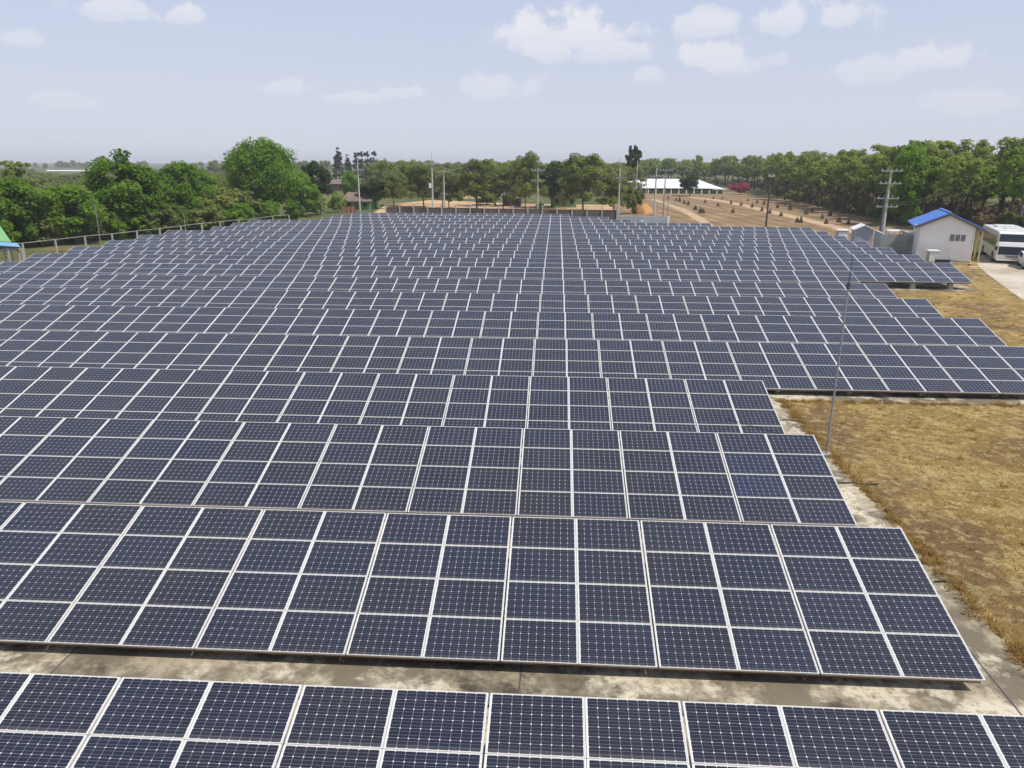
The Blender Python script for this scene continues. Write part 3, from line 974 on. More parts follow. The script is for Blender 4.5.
# woodland on the east side
WG = 'trees at the edge of the woodland'
edge = [ground(640, 184), ground(700, 185), ground(742, 188), ground(765, 194), ground(800, 206), ground(850, 216), ground(900, 226), ground(960, 231), ground(1010, 236), ground(1080, 243)]


def along(poly, step):
    out = []
    carry = 0.0
    for a, b in zip(poly, poly[1:]):
        a, b = Vector(a), Vector(b)
        Ld = (b - a).length
        t = carry
        while t < Ld:
            out.append((a.lerp(b, t / Ld), Vector(((b - a).y, -(b - a).x)).normalized()))
            t += step
        carry = t - Ld
    return out


WL = {'wood': 'mid green woodland tree with dark thin trunk at the dry field edge', 'lime': 'fresh yellow green woodland tree among darker neighbours', 'slim': 'slim tall woodland tree with high sparse crown'}
cnt = 0
for row, (step, off) in enumerate(((5.6, 2.5), (5.6, 8.0), (6.0, 13.5))):
    for p, n in along(edge, step):
        if n.x + 0.6 * n.y < 0: n = -n
        q = p + n * (off + random.uniform(-1.6, 1.6)) + Vector((random.uniform(-1, 1), random.uniform(-1, 1)))
        key = random.choices(['wood', 'lime', 'slim'], [0.58, 0.42, 0.0])[0]
        sc = random.uniform(0.80, 1.10) + 0.03 * row
        plant(key, random.randrange(5), q.x, q.y, sc * random.uniform(0.9, 1.25), WL[key], group=WG + ', ' + {'wood': 'mid green', 'lime': 'yellow green', 'slim': 'slim'}[key], sz=sc)
        cnt += 1
# the tree standing a little out of the wood by the utility pole
pxtree('lush', 1, 904, 226, 142, 'dark stemmed tree standing out of the wood behind the blue roofed house', 50)
pxtree('slim', 0, 905, 220, 139, 'tree with tufted top overtopping the woodland near the utility pole', 34)
pxtree('slim', 1, 926, 222, 140, 'second tufted tree overtopping the woodland behind the house', 34)

UG = 'dry undergrowth bushes below the woodland'
for p, n in along(edge[3:], 3.4):
    q = p + Vector((random.uniform(0.5, 5.0), random.uniform(-1.5, 2.5)))
    plant(random.choice(['drybush', 'drybush', 'scrub']), random.randrange(3), q.x, q.y, random.uniform(0.45, 0.85), 'brownish waist high undergrowth bush along the woodland foot', 'bush', UG, 'bush')


def mass(name, key, pts, label, cat, sc=(0.8, 1.1), leaf_keep=0.35):
    vs_, ts = [], []
    for (x, y) in pts:
        cr = random.choice(TV[key])[0]
        n = len(cr.vertices)
        a = np.empty(n * 3, np.float32)
        cr.vertices.foreach_get('co', a)
        a = a.reshape(-1, 4, 3)
        tt = np.empty(len(cr.polygons), np.float32)
        cr.attributes['tint'].data.foreach_get('value', tt)
        k = rng.random(len(a)) < leaf_keep
        a, tt = a[k], tt[k]
        s = random.uniform(*sc)
        th = random.uniform(0, 6.28)
        c_, s_ = math.cos(th), math.sin(th)
        ctr = a.mean(1, keepdims=True)
        a = ctr + (a - ctr) * 1.35
        b = np.stack([a[..., 0] * c_ - a[..., 1] * s_, a[..., 0] * s_ + a[..., 1] * c_, a[..., 2]], -1) * s
        b += np.array([x, y, GFAR])
        vs_.append(b.reshape(-1, 3))
        ts.append(tt * 0.6 + 0.4 * random.random())
    vv = np.concatenate(vs_)
    me = np_mesh(name, vv, np.arange(len(vv)).reshape(-1, 4), np.concatenate(ts), TV[key][0][0].materials[0])
    return link(name, me, kind='stuff', label=label, cat=cat)


pts = []
for off in (16, 22, 29, 37, 46):
    for p, n in along(edge, 6.5):
        if n.x + 0.6 * n.y < 0: n = -n
        q = p + n * off + Vector((random.uniform(-2, 2), random.uniform(-2, 2)))
        pts.append((q.x, q.y))
und = []
for off in (6, 10, 14, 19, 26):
    for p, n in along(edge, 2.6):
        if n.x + 0.6 * n.y < 0: n = -n
        q = p + n * (off + random.uniform(-1.5, 1.5))
        und.append((q.x, q.y))
mass('woodland_undergrowth', 'drybush', und, 'dry brown undergrowth filling the woodland floor', 'undergrowth', (0.4, 0.85), 0.3)
mass('woodland', 'wood', pts, 'deep mass of green woodland behind the first trees', 'woodland', (0.8, 1.0))
pts = []
for i in range(420):
    y = random.uniform(330, 900)
    x = random.uniform(-0.95, 0.75) * y
    if ground(640, 184)[0] - 10 < x and y < 340: continue
    if -0.30 * y < x < -0.18 * y and y < 420: continue
    if x < -0.48 * y and y < 640: continue
    pts.append((x, y))
mass('far_woods', 'street', pts, 'low hazy woods along the horizon', 'woodland', (0.55, 0.95), 0.3)
pts = []
for i in range(760):
    y = random.uniform(84, 560) if i > 300 else random.uniform(84, 300)
    x = -random.uniform(0.37, 0.98) * y - 5
    if y > 300 and 34 < pix((x, y, 3))[0] < 98: continue
    pts.append((x, y))
mass('hillside_scrub', 'scrub', pts, 'green scrub covering the land behind the fence trees', 'scrub', (0.8, 1.25), 0.4)
pts = []
for i in range(70):
    px, py = random.uniform(380, 620), random.uniform(186, 197)
    pts.append(ground(px, py))
for i in range(150):
    px, d = random.uniform(372, 650), random.uniform(205, 330)
    q = at(px, 180, d)
    pts.append((q[0], d))
mass('garden_trees', 'street', pts, 'olive crowns of the village gardens behind the lane', 'trees', (0.55, 0.85), 0.4)


# ------------------------------------------------------------------ the white house with the blue roof
def house():
    x1, y1 = ground(968.5, 262.8)
    th = R(-19)
    ux, uy = math.cos(th), math.sin(th)
    Wd, Dp, Hw, Hr = 3.85, 6.0, 3.0, 3.88
    o = empty('house', (x1 - ux * Wd, y1 - uy * Wd, GFAR), th, 'small white house with a bright blue gable roof beside the bus', 'house')
    m = MB().prism([(0, 0), (Wd, 0), (Wd, Hw), (Wd / 2, Hr), (0, Hw)], 'y', 0, Dp)
    m.build('wall', M_WHITE, o)
    ovl, ovr, f = 0.55, 0.9, 0.3
    sl_ = (Hr - Hw) / (Wd / 2)
    t = 0.09
    def rf(xa, xb):
        za, zb = Hr + 0.05 - sl_ * abs(xa - Wd / 2), Hr + 0.05 - sl_ * abs(xb - Wd / 2)
        return MB().hexa([(xa, -f, za), (xb, -f, zb), (xb, Dp + f, zb), (xa, Dp + f, za), (xa, -f, za + t), (xb, -f, zb + t), (xb, Dp + f, zb + t), (xa, Dp + f, za + t)])
    rf(-ovl, Wd / 2 - 0.003).build('roof', M_BLUEROOF, o)
    rf(Wd / 2 + 0.003, Wd + ovr).build('roof', M_BLUEROOF, o)
    MB().box(Wd / 2 - 0.12, Wd / 2 + 0.12, -f - 0.01, Dp + f + 0.01, Hr + 0.13, Hr + 0.17).build('ridge_cap', M_BLUEROOF, o)
    for xa, xb in ((-ovl, Wd / 2 - 0.002), (Wd / 2 + 0.002, Wd + ovr)):
        za, zb = Hr + 0.03 - sl_ * abs(xa - Wd / 2), Hr + 0.03 - sl_ * abs(xb - Wd / 2)
        MB().hexa([(xa, -f - 0.03, za - 0.14), (xb, -f - 0.03, zb - 0.14), (xb, -f - 0.003, zb - 0.14), (xa, -f - 0.003, za - 0.14), (xa, -f - 0.03, za + 0.015), (xb, -f - 0.03, zb + 0.015), (xb, -f - 0.003, zb + 0.015), (xa, -f - 0.003, za + 0.015)]).build('bargeboard', M_BROWN, o)
    # the triple window
    wx, wz = Wd * 0.56, 1.72
    fr = MB()
    for i in range(4):
        fr.box(wx + i * 0.40 - 0.03, wx + i * 0.40 + 0.03, -0.05, 0.02, wz, wz + 0.54)
    fr.box(wx - 0.03, wx + 1.23, -0.055, 0.02, wz - 0.05, wz)
    fr.box(wx - 0.03, wx + 1.23, -0.055, 0.02, wz + 0.54, wz + 0.59)
    win = fr.build('window', M_WHITE, o)
    for i in range(3):
        p = MB().box(wx + i * 0.40 + 0.03, wx + i * 0.40 + 0.37, -0.012, 0.02, wz, wz + 0.54)
        p.build('pane', M_SHUT, win)
    # porch posts and rafters on the bus side
    for yy in (0.05, 2.0, 4.0, Dp - 0.15):
        MB().box(Wd + ovr - 0.3, Wd + ovr - 0.18, yy, yy + 0.12, 0, Hr - sl_ * (Wd / 2 + ovr - 0.2)).build('porch_post', M_BEIGE, o)
        MB().tube([(Wd + ovr - 0.24, yy + 0.06, 1.7), (Wd + 0.05, yy + 0.06, Hw - 0.25)], 0.05, 6).build('brace', M_BEIGE, o)
    MB().box(Wd, Wd + 0.03, 0.5, Dp - 0.3, 0.8, 2.1).build('side_panel', M_BEIGE, o)
    MB().tube([(-0.08, -0.03, Hw - 0.1), (-0.55, -0.1, Hw - 0.02)], 0.04, 6).build('gutter_pipe', M_WHITE, o)
    MB().tube([(-0.06, -0.06, 0), (-0.06, -0.06, Hw - 0.15)], 0.04, 6).build('downpipe', M_WHITE, o)
    MB().tube([(Wd + 0.06, -0.06, 0), (Wd + 0.06, -0.06, Hw - 0.15)], 0.04, 6).build('downpipe', M_WHITE, o)
    MB().box(-0.1, Wd + 0.1, -0.1, Dp + 0.1, -0.1, 0.12).build('plinth', M_CONC_POST, o)
    return o


house()


# ------------------------------------------------------------------ bus and car
def wheel(parent, x, y, r, wdt):
    wv_ = MB().tube([(x - wdt / 2, y, r), (x - wdt * 0.42, y, r), (x + wdt * 0.42, y, r), (x + wdt / 2, y, r)], [r * 0.9, r, r, r * 0.9], 24).build('wheel', M_TYRE, parent, smooth=False)
    sx = x - wdt / 2 - 0.004 if x < 0 else x + wdt / 2 + 0.004
    MB().tube([(sx - 0.01, y, r), (sx + 0.01, y, r)], r * 0.55, 18).build('rim', M_CHROME, wv_)
    return wv_


def bus():
    x0, y0 = ground(995.5, 263.5)
    xb_, yb_ = ground(980.5, 253)
    th = math.atan2(yb_ - y0, xb_ - x0) - math.pi / 2
    Wd, Ln, Ht = 2.5, 9.2, 3.0
    o = empty('bus', (x0 + math.cos(th) * Wd / 2, y0 + math.sin(th) * Wd / 2, GFAR), th, 'white coach with two stacked dark windscreens parked on the gravel road', 'bus')
    o.scale = (1.06, 1.0, 0.85)
    h = Wd / 2
    # body: y=0 is the front, side profile swept across
    prof = [(0.0, 0.32), (-0.05, 0.85), (0.0, 1.25), (0.10, 1.9), (0.14, 2.05), (0.32, 2.82), (0.5, 2.95), (1.0, Ht), (Ln - 0.5, Ht), (Ln - 0.1, 2.85), (Ln, 2.2), (Ln, 0.32)]
    MB().prism(prof, 'x', -h, h).build('body', M_VEH, o, bevel=0.09)
    # screens set just proud of the shell
    def band(za, zb, x_in, off, name, mat):
        def yz(z):
            for a, b in zip(prof, prof[1:]):
                if a[1] <= z <= b[1]: return a[0] + (b[0] - a[0]) * (z - a[1]) / (b[1] - a[1])
            return 0.62
        ya, yb = yz(za) - off, yz(zb) - off
        return MB().hexa([(-h + x_in, ya, za), (h - x_in, ya, za), (h - x_in, ya + 0.03, za), (-h + x_in, ya + 0.03, za), (-h + x_in + 0.03, yb, zb), (h - x_in - 0.03, yb, zb), (h - x_in - 0.03, yb + 0.03, zb), (-h + x_in + 0.03, yb + 0.03, zb)]).build(name, mat, o)
    band(0.88, 1.62, 0.09, 0.015, 'windscreen', M_GLASS)
    band(2.08, 2.79, 0.06, 0.012, 'upper_windscreen', M_GLASS)
    MB().prism([(-0.12, 1.64), (0.0, 2.05), (0.22, 2.06), (0.22, 1.62)], 'x', -h + 0.02, h - 0.02).build('visor', M_VEH, o, bevel=0.04)
    for s in (-1, 1):
        MB().box(s * 0.9 - 0.2, s * 0.9 + 0.2, -0.062, 0.05, 0.66, 0.84).build('headlight', M_LAMP, o, bevel=0.02)
        MB().box(s * 0.6 - 0.07, s * 0.6 + 0.07, -0.06, 0.05, 0.68, 0.82).build('indicator', M_ORANGE, o)
        arm = MB().tube([(s * (h - 0.05), 0.1, 1.95), (s * (h + 0.12), -0.28, 1.85), (s * (h + 0.12), -0.3, 1.6)], 0.02, 6).build('mirror', M_VEH, o)
        MB().box(s * (h + 0.12) - 0.09, s * (h + 0.12) + 0.09, -0.36, -0.26, 1.3, 1.66).build('mirror_glass', M_GLASS, arm)
        MB().tube([(s * 0.45, -0.055, 0.90), (s * 0.1, -0.02, 1.3)], 0.012, 5).build('wiper', M_TYRE, o)
        for k in range(6):
            ya = 1.0 + k * 1.32
            xs = s * (h + 0.004)
            MB().hexa([(xs - 0.012, ya, 1.5), (xs + 0.012, ya, 1.5), (xs + 0.012, ya + 1.25, 1.5), (xs - 0.012, ya + 1.25, 1.5), (xs - 0.012, ya, 2.5), (xs + 0.012, ya, 2.5), (xs + 0.012, ya + 1.25, 2.5), (xs - 0.012, ya + 1.25, 2.5)]).build('window', M_GLASS, o)
        for yy in (1.75, 6.9):
            MB().tube([(s * (h - 0.3), yy, 0.47), (s * (h + 0.006), yy, 0.47)], 0.56, 24).build('wheel_arch', M_TYRE, o)
            wheel(o, s * (h - 0.12), yy, 0.47, 0.28)
        MB().box(s * (h + 0.003) - 0.008, s * (h + 0.003) + 0.008, 2.5, 6.1, 0.55, 1.2).build('locker_door', M_VEH, o)
    MB().box(-0.26, 0.26, -0.075, 0.0, 0.45, 0.58).build('number_plate', M_PLATE, o)
    MB().box(-0.55, 0.55, -0.062, 0.03, 0.62, 0.80).build('grille', M_SHUT, o)
    MB().box(-h + 0.05, h - 0.05, -0.09, 0.05, 0.30, 0.42).build('bumper', M_VEH, o, bevel=0.03)
    MB().box(-0.4, 0.4, 3.6, 4.5, Ht - 0.02, Ht + 0.12).build('roof_hatch', M_VEH, o, bevel=0.03)
    MB().box(-0.75, 0.75, 5.4, 7.2, Ht - 0.02, Ht + 0.18).build('air_conditioner', M_VEH, o, bevel=0.05)
    MB().box(-0.3, 0.1, 0.3, 0.7, 1.1, 1.3).build('dashboard_card', M_WHITE, o)


bus()


def car():
    x0, y0 = ground(1021.5, 270)
    th = R(-22)
    o = empty('car', (x0 + 0.85 * math.cos(th), y0 + 0.85 * math.sin(th), GFAR), th, 'white car in front of the coach, only its corner in view', 'car')
    o.scale = (0.85, 0.85, 0.82)
    prof = [(0.0, 0.3), (-0.03, 0.62), (0.12, 0.78), (1.05, 0.98), (1.75, 1.44), (3.1, 1.48), (3.9, 1.05), (4.25, 0.95), (4.3, 0.3)]
    MB().prism(prof, 'x', -0.85, 0.85).build('body', M_VEH, o, bevel=0.07)
    MB().hexa([(-0.72, 1.1, 1.03), (0.72, 1.1, 1.03), (0.72, 1.13, 1.0), (-0.72, 1.13, 1.0), (-0.62, 1.68, 1.41), (0.62, 1.68, 1.41), (0.62, 1.72, 1.39), (-0.62, 1.72, 1.39)]).build('windscreen', M_GLASS, o)
    for s in (-1, 1):
        MB().hexa([(s * 0.85 - 0.006, 1.35, 1.0), (s * 0.85 + 0.006, 1.35, 1.0), (s * 0.85 + 0.006, 3.6, 1.0), (s * 0.85 - 0.006, 3.6, 1.0), (s * 0.85 - 0.006, 1.85, 1.38), (s * 0.85 + 0.006, 1.85, 1.38), (s * 0.85 + 0.006, 3.0, 1.38), (s * 0.85 - 0.006, 3.0, 1.38)]).build('side_window', M_GLASS, o)
        for yy in (0.8, 3.4):
            wheel(o, s * 0.76, yy, 0.31, 0.2)
        MB().box(s * 0.62 - 0.16, s * 0.62 + 0.16, -0.02, 0.1, 0.6, 0.74).build('headlight', M_LAMP, o, bevel=0.02)
    MB().box(-0.4, 0.4, -0.045, 0.02, 0.42, 0.58).build('grille', M_SHUT, o)


car()


# ------------------------------------------------------------------ poles
def thin_rod(px, y, top_py, label, group='thin lightning rods among the panels', joint=0.86):
    x, yy, zt = at(px, top_py, y)
    zb = gz(x, y)
    Hh = zt - zb
    o = empty('lightning_rod', (x, y, zb), 0, label, 'pole', group)
    MB().tube([(0, 0, -0.1), (0, 0, Hh * joint)], [0.032, 0.024], 8).build('mast', M_STEEL, o)
    MB().tube([(0, 0, Hh * joint - 0.02), (0, 0, Hh)], [0.014, 0.008], 6).build('rod', M_WIRE, o)
    MB().tube([(0, 0, Hh * joint - 0.08), (0, 0, Hh * joint + 0.08)], 0.05, 8).build('joint', M_DPOLE, o)
    MB().box(-0.12, 0.12, -0.12, 0.12, -0.05, 0.06).build('base_block', M_CONC_POST, o)
    return o


bx_, by_ = ground(826, 455, 0.0)
thin_rod(852.5, by_, 256, 'long thin steel rod standing in the dry grass by the third row')
thin_rod(183, V[9] * S + 1.3, 208, 'thin pale rod rising out of the panels in front of the scrub trees', joint=0.95)
thin_rod(94, V[11] * S + 1.3, 200, 'thin pale rod at the fence in front of the broad tree', joint=0.95)
thin_rod(320.5, V[17] * S + 1.0, 194, 'thin pale rod in front of the bright green bushes', joint=0.95)


def pole(px, base_py, top_py, r, mat, label, arms=(), box=None, y=None, tip=0.0, cat='utility pole', group='utility poles behind the array', armlen=1.0):
    if y is None:
        x, y = ground(px, base_py)
    else:
        x = at(px, base_py, y)[0]
    zt = at(px, top_py, y)[2] - GFAR
    o = empty('utility_pole', (x, y, GFAR), R(random.uniform(-8, 8)), label, cat, group)
    MB().tube([(0, 0, -0.2), (0, 0, zt - tip)], [r, r * 0.62], 10).build('mast', mat, o)
    if tip:
        MB().tube([(0, 0, zt - tip - 0.02), (0, 0, zt)], 0.03, 6).build('rod', M_STEEL, o)
    for d in arms:
        ar = MB().box(-armlen, armlen, -0.09 - r, -r + 0.01, zt - d - 0.06, zt - d + 0.06).build('crossarm', M_STEEL, o)
        for xx in (-armlen * 0.9, -armlen * 0.4, armlen * 0.4, armlen * 0.9):
            MB().tube([(xx, -0.05 - r, zt - d + 0.06), (xx, -0.05 - r, zt - d + 0.24)], [0.05, 0.035], 6).build('insulator', M_INS, ar)
    if box:
        MB().box(-0.35 - r, -r, -0.22, 0.22, box, box + 0.75).build('transformer', M_VEH, o, bevel=0.05)
    return o, Vector((x, y, GFAR)), zt


P1 = pole(433, 213, 152, 0.17, M_POLE, 'tall pale pole with a white transformer box and a rod on top', (1.9,), 3.9, tip=1.6)
pole(360, 211, 162, 0.15, M_POLE, 'pale pole with one crossarm near the brown roofed house', (1.3,))
P2 = pole(444.5, 213, 170, 0.13, M_POLE, 'short pale pole of the pair beside the transformer pole', (0.3,))
pole(442.8, 211, 174, 0.10, M_DPOLE, 'dark pole standing close behind the short pale pole')
P3 = pole(537.5, 216, 161, 0.13, M_POLE, 'slim pole with two crossarms behind the dark wall', (1.4, 2.9), tip=1.0)
P4 = pole(618, 216.5, 158, 0.16, M_POLE, 'pale pole with a rod on top at the end of the grey wall', (2.9,), tip=1.5)
pole(635.6, 204, 160, 0.10, M_POLE, 'thin pale pole in front of the tall dark tree')
pole(645.4, 206, 179, 0.10, M_POLE, 'short thin pale pole before the white roof')
pole(654, 217, 168, 0.15, M_POLE, 'grey pole before the white roof, with a lower crossarm', (1.2,))
P5 = pole(663, 218, 169, 0.12, M_STEEL, 'thin steel pole with a long crossarm before the white roof', (0.2,))
pole(667, 224, 196, 0.07, M_STEEL, 'short thin post at the end of the grey wall')
P6 = pole(765.5, 231, 168.5, 0.13, M_DPOLE, 'dark slender pole in the dry field by the array', (0.9,), armlen=0.35)
P7 = pole(882, 236, 169.5, 0.18, M_POLE, 'thick pale utility pole with stacked crossarms by the transformer yard', (0.15, 1.5, 3.1, 4.0), armlen=1.15)
pole(877.5, 248, 194, 0.11, M_DPOLE, 'thin black pole leaning beside the thick utility pole')
P8 = pole(1018.5, 226, 160, 0.22, M_POLE, 'pale utility pole behind the coach against the woods', (0.8,))
pole(969, 219, 190, 0.16, M_BARKPALE, 'bare pale trunk like pole at the woodland edge behind the house')


def cable(a, za, b, zb, sag, label, dx=0.0):
    p = Vector((a.x + dx, a.y - 0.15, a.z + za))
    q = Vector((b.x + dx, b.y - 0.15, b.z + zb))
    pts_ = []
    for i in range(17):
        t = i / 16
        v_ = p.lerp(q, t)
        v_.z -= sag * 4 * t * (1 - t)
        pts_.append(v_)
    o = MB().tube(pts_, 0.02, 5).build('power_line', M_WIRE)
    tag(o, label, 'cable', 'power lines')


for dx in (-0.9, 0.9):
    lb = 'outer' if dx < 0 else 'inner'
    cable(P1[1], P1[2] - 1.7, P3[1], P3[2] - 1.2, 0.7, lb + ' power line from the transformer pole to the slim pole', dx)
    cable(P3[1], P3[2] - 1.2, P4[1], P4[2] - 2.7, 0.6, lb + ' power line from the slim pole to the grey wall pole', dx)
    cable(P4[1], P4[2] - 2.7, P5[1], P5[2] - 0.1, 0.3, lb + ' power line between the two poles at the grey wall', dx)
    cable(P7[1], P7[2] - 3.9, P8[1], P8[2] - 0.6, 0.8, lb + ' power line from the thick utility pole to the pole behind the coach', dx)
    cable(P5[1], P5[2] - 0.1, P7[1], P7[2] - 1.4, 1.0, lb + ' long power line crossing the dry field', dx)


# ------------------------------------------------------------------ transformer yard beside the house
def kiosk(px, base_py, wpx, top_py, gable, label, name='kiosk'):
    x, y = ground(px, base_py)
    k = pix((x, y, 0))[2] / FPX
    wd = wpx * k
    ht = at(px, top_py, y)[2] - GFAR
    o = empty(name, (x, y, GFAR), R(-10), label, 'hut')
    h = wd / 2
    if gable:
        hw = ht * 0.78
        MB().prism([(-h, 0), (h, 0), (h, hw), (0, ht - 0.12), (-h, hw)], 'y', 0, wd * 1.1).build('wall', M_GREYWALL, o)
        for s in (-1, 1):
            xe = s * (h + 0.22)
            ze = hw - 0.22 * (ht - 0.12 - hw) / h
            MB().hexa([(s * 0.002, -0.2, ht - 0.11), (xe, -0.2, ze + 0.01), (xe, wd * 1.1 + 0.2, ze + 0.01), (s * 0.002, wd * 1.1 + 0.2, ht - 0.11), (s * 0.002, -0.2, ht), (xe, -0.2, ze + 0.12), (xe, wd * 1.1 + 0.2, ze + 0.12), (s * 0.002, wd * 1.1 + 0.2, ht)]).build('roof', M_WHITE, o)
        MB().box(-h * 0.7, h * 0.7, -0.02, 0.01, 0.05, hw * 0.85).build('door', M_GREYWALL, o)
    else:
        MB().box(-h, h, 0, wd, 0, ht - 0.08).build('cabinet', M_GREYWALL, o, bevel=0.03)
        MB().box(-h - 0.08, h + 0.08, -0.08, wd + 0.08, ht - 0.078, ht).build('lid', M_SHEET, o)
        MB().box(-h * 0.85, h * 0.85, -0.02, -0.003, ht * 0.12, ht * 0.85).build('door', M_WHITE, o)


kiosk(862, 248, 16.5, 224.5, True, 'grey hut with a white gable roof behind the array', 'hut')
kiosk(842, 243, 10, 230.2, False, 'small pale cabinet beside the grey gabled hut', 'electric_cabinet')
kiosk(932.5, 263, 8.5, 250.5, False, 'white electric cabinet against the white house', 'electric_cabinet')


def yard():
    x, y = ground(897, 254)
    k = pix((x, y, 0))[2] / FPX
    o = empty('transformer_enclosure', (x, y, GFAR), R(-12), 'grey green walled enclosure with a white slab roof beside the utility pole', 'enclosure')
    MB().box(-15 * k, 15 * k, 0, 0.2, 0, 1.75).build('wall', plain('mossy_grey_wall', (0.38, 0.39, 0.34), 0.9, 0, 0.25, 1.5), o)
    MB().box(-15 * k, -15 * k + 0.2, 0.203, 4, 0, 1.75).build('wall', M_GREYWALL, o)
    MB().box(15 * k - 0.2, 15 * k, 0.203, 4, 0, 1.75).build('wall', M_GREYWALL, o)
    MB().box(-9 * k, 5 * k, 0.6, 2.2, 1.9, 2.0).build('roof', M_SHEET, o)
    for xx in (-8.5 * k, 4.5 * k):
        for yy in (0.65, 2.1):
            MB().box(xx - 0.05, xx + 0.05, yy - 0.05, yy + 0.05, 0, 1.897).build('post', M_STEEL, o)
    MB().box(-7 * k, 2 * k, 0.8, 2.0, 0.0, 1.5).build('transformer', M_GREYWALL, o, bevel=0.05)
    for i in range(4):
        xx = (-17 + i * 10.8) * k
        MB().tube([(xx, -0.5, 0), (xx, -0.5, 2.0)], 0.03, 6).build('fence_post', M_POLE, o)
    for zz in (1.95,):
        MB().tube([(-17 * k, -0.5, zz), (15.5 * k, -0.5, zz)], 0.025, 6).build('rail', M_POLE, o)


yard()


def scrapbox():
    x, y = ground(942.5, 264.8)
    o = empty('pump_box', (x, y, GFAR), R(-14), 'low dark box with sloping lid against the white house', 'box')
    MB().hexa([(-0.5, 0, 0), (0.5, 0, 0), (0.5, 0.5, 0), (-0.5, 0.5, 0), (-0.5, 0, 0.4), (0.5, 0, 0.4), (0.5, 0.5, 0.55), (-0.5, 0.5, 0.55)]).build('box', M_DKGREY, o, bevel=0.02)
    MB().hexa([(-0.58, -0.06, 0.41), (0.58, -0.06, 0.41), (0.58, 0.55, 0.57), (-0.58, 0.55, 0.57), (-0.58, -0.06, 0.45), (0.58, -0.06, 0.45), (0.58, 0.55, 0.61), (-0.58, 0.55, 0.61)]).build('lid', M_SHUT, o)


scrapbox()
for i, (px, py, ln, rz, lb) in enumerate(((973, 267.5, 1.2, 0.5, 'weathered plank lying by the corner of the white house'), (976, 269.5, 0.9, -0.3, 'short pale board lying on the grass by the gravel road'), (970, 265, 1.0, 1.1, 'board leaning low by the house porch'))):
    x, y = ground(px, py)
    o = MB().box(-ln / 2, ln / 2, -0.09, 0.09, 0, 0.06).build('plank', M_BEIGE, None, (x, y, GFAR + 0.015 + 0.05 * (i == 2)), label=lb, cat='plank')
    o.rotation_euler = (0, 0.06 * (i == 2), rz)


# ------------------------------------------------------------------ fences and walls
def rail_fence():
    pts_ = [(-44.6, 52), (-42.2, 58.2), (-40.9, 63.3), (-39.6, 69), (-38.1, 75), (-36.3, 82), (-34.1, 89), (-32.0, 95)]
    o = empty('rail_fence', (pts_[0][0], pts_[0][1], GFAR), 0, 'long concrete post and rail fence between the panels and the trees', 'fence')
    c0 = Vector((pts_[0][0], pts_[0][1], 0))
    last = None
    for p, n in along(pts_, 3.0):
        q = Vector((p.x, p.y, 0)) - c0
        tz = 1.52 + random.uniform(-0.05, 0.05)
        tl = Vector((random.uniform(-0.05, 0.05), random.uniform(-0.05, 0.05), 0))
        MB().hexa([q + Vector(v_) for v_ in ((-0.07, -0.07, -0.1), (0.07, -0.07, -0.1), (0.07, 0.07, -0.1), (-0.07, 0.07, -0.1))] + [q + tl + Vector(v_) for v_ in ((-0.055, -0.055, tz), (0.055, -0.055, tz), (0.055, 0.055, tz), (-0.055, 0.055, tz))]).build('post', M_CONC_POST, o)
        topp = q + tl + Vector((0, 0, tz + 0.03))
        if last is not None:
            MB().tube([last, topp], 0.026, 6).build('rail', M_CONC_POST, o)
            for zz in (0.5, 1.0):
                MB().tube([last - Vector((0, 0, 1.5 - zz)), topp - Vector((0, 0, 1.5 - zz))], 0.008, 4).build('wire', M_WIRE, o)
        last = topp


rail_fence()


def back_wall():
    y = V[19] * S + 5.0
    xa, xb = at(386, 212, y)[0], at(617, 212, y - 3)[0]
    o = empty('boundary_wall', (xa, y, GFAR), math.atan2(-3, xb - xa), 'low dark stained wall with pale posts along the far end of the array', 'wall')
    Ln = math.hypot(xb - xa, 3)
    h = at(500, 208.6, y - 1.5)[2] - GFAR
    MB().box(0, Ln, 0, 0.2, -0.2, h).build('wall', M_DARKWALL, o)
    n = int(Ln / 1.9)
    for i in range(n + 1):
        x = i * Ln / n
        MB().box(x - 0.07, x + 0.07, -0.12, -0.003, -0.1, h + 0.45).build('post', M_POLE, o)
    for dz in (0.2, 0.42):
        MB().tube([(0, -0.06, h + dz), (Ln, -0.06, h + dz)], 0.014, 4).build('wire', M_WIRE, o)


back_wall()


def grey_wall():
    y = V[17] * S + 2.2
    a, b = at(617.5, 215, y), at(667.5, 215, y - 1.2)
    o = empty('garden_wall', (a[0], a[1], GFAR), math.atan2(b[1] - a[1], b[0] - a[0]), 'pale grey rendered wall between the array and the dry field', 'wall')
    Ln = math.hypot(b[0] - a[0], b[1] - a[1])
    h = at(640, 216.3, y)[2] - GFAR
    MB().box(0, Ln, 0, 0.18, -0.1, h).build('wall', M_GREYWALL, o)
    MB().box(Ln, Ln + 0.25, -0.03, 0.22, -0.1, h + 0.1).build('pillar', M_WHITE, o)
    MB().box(Ln * 0.46, Ln * 0.54, -0.03, -0.003, h * 0.62, h * 0.74).build('sign_plate', M_SHEET, o)


grey_wall()

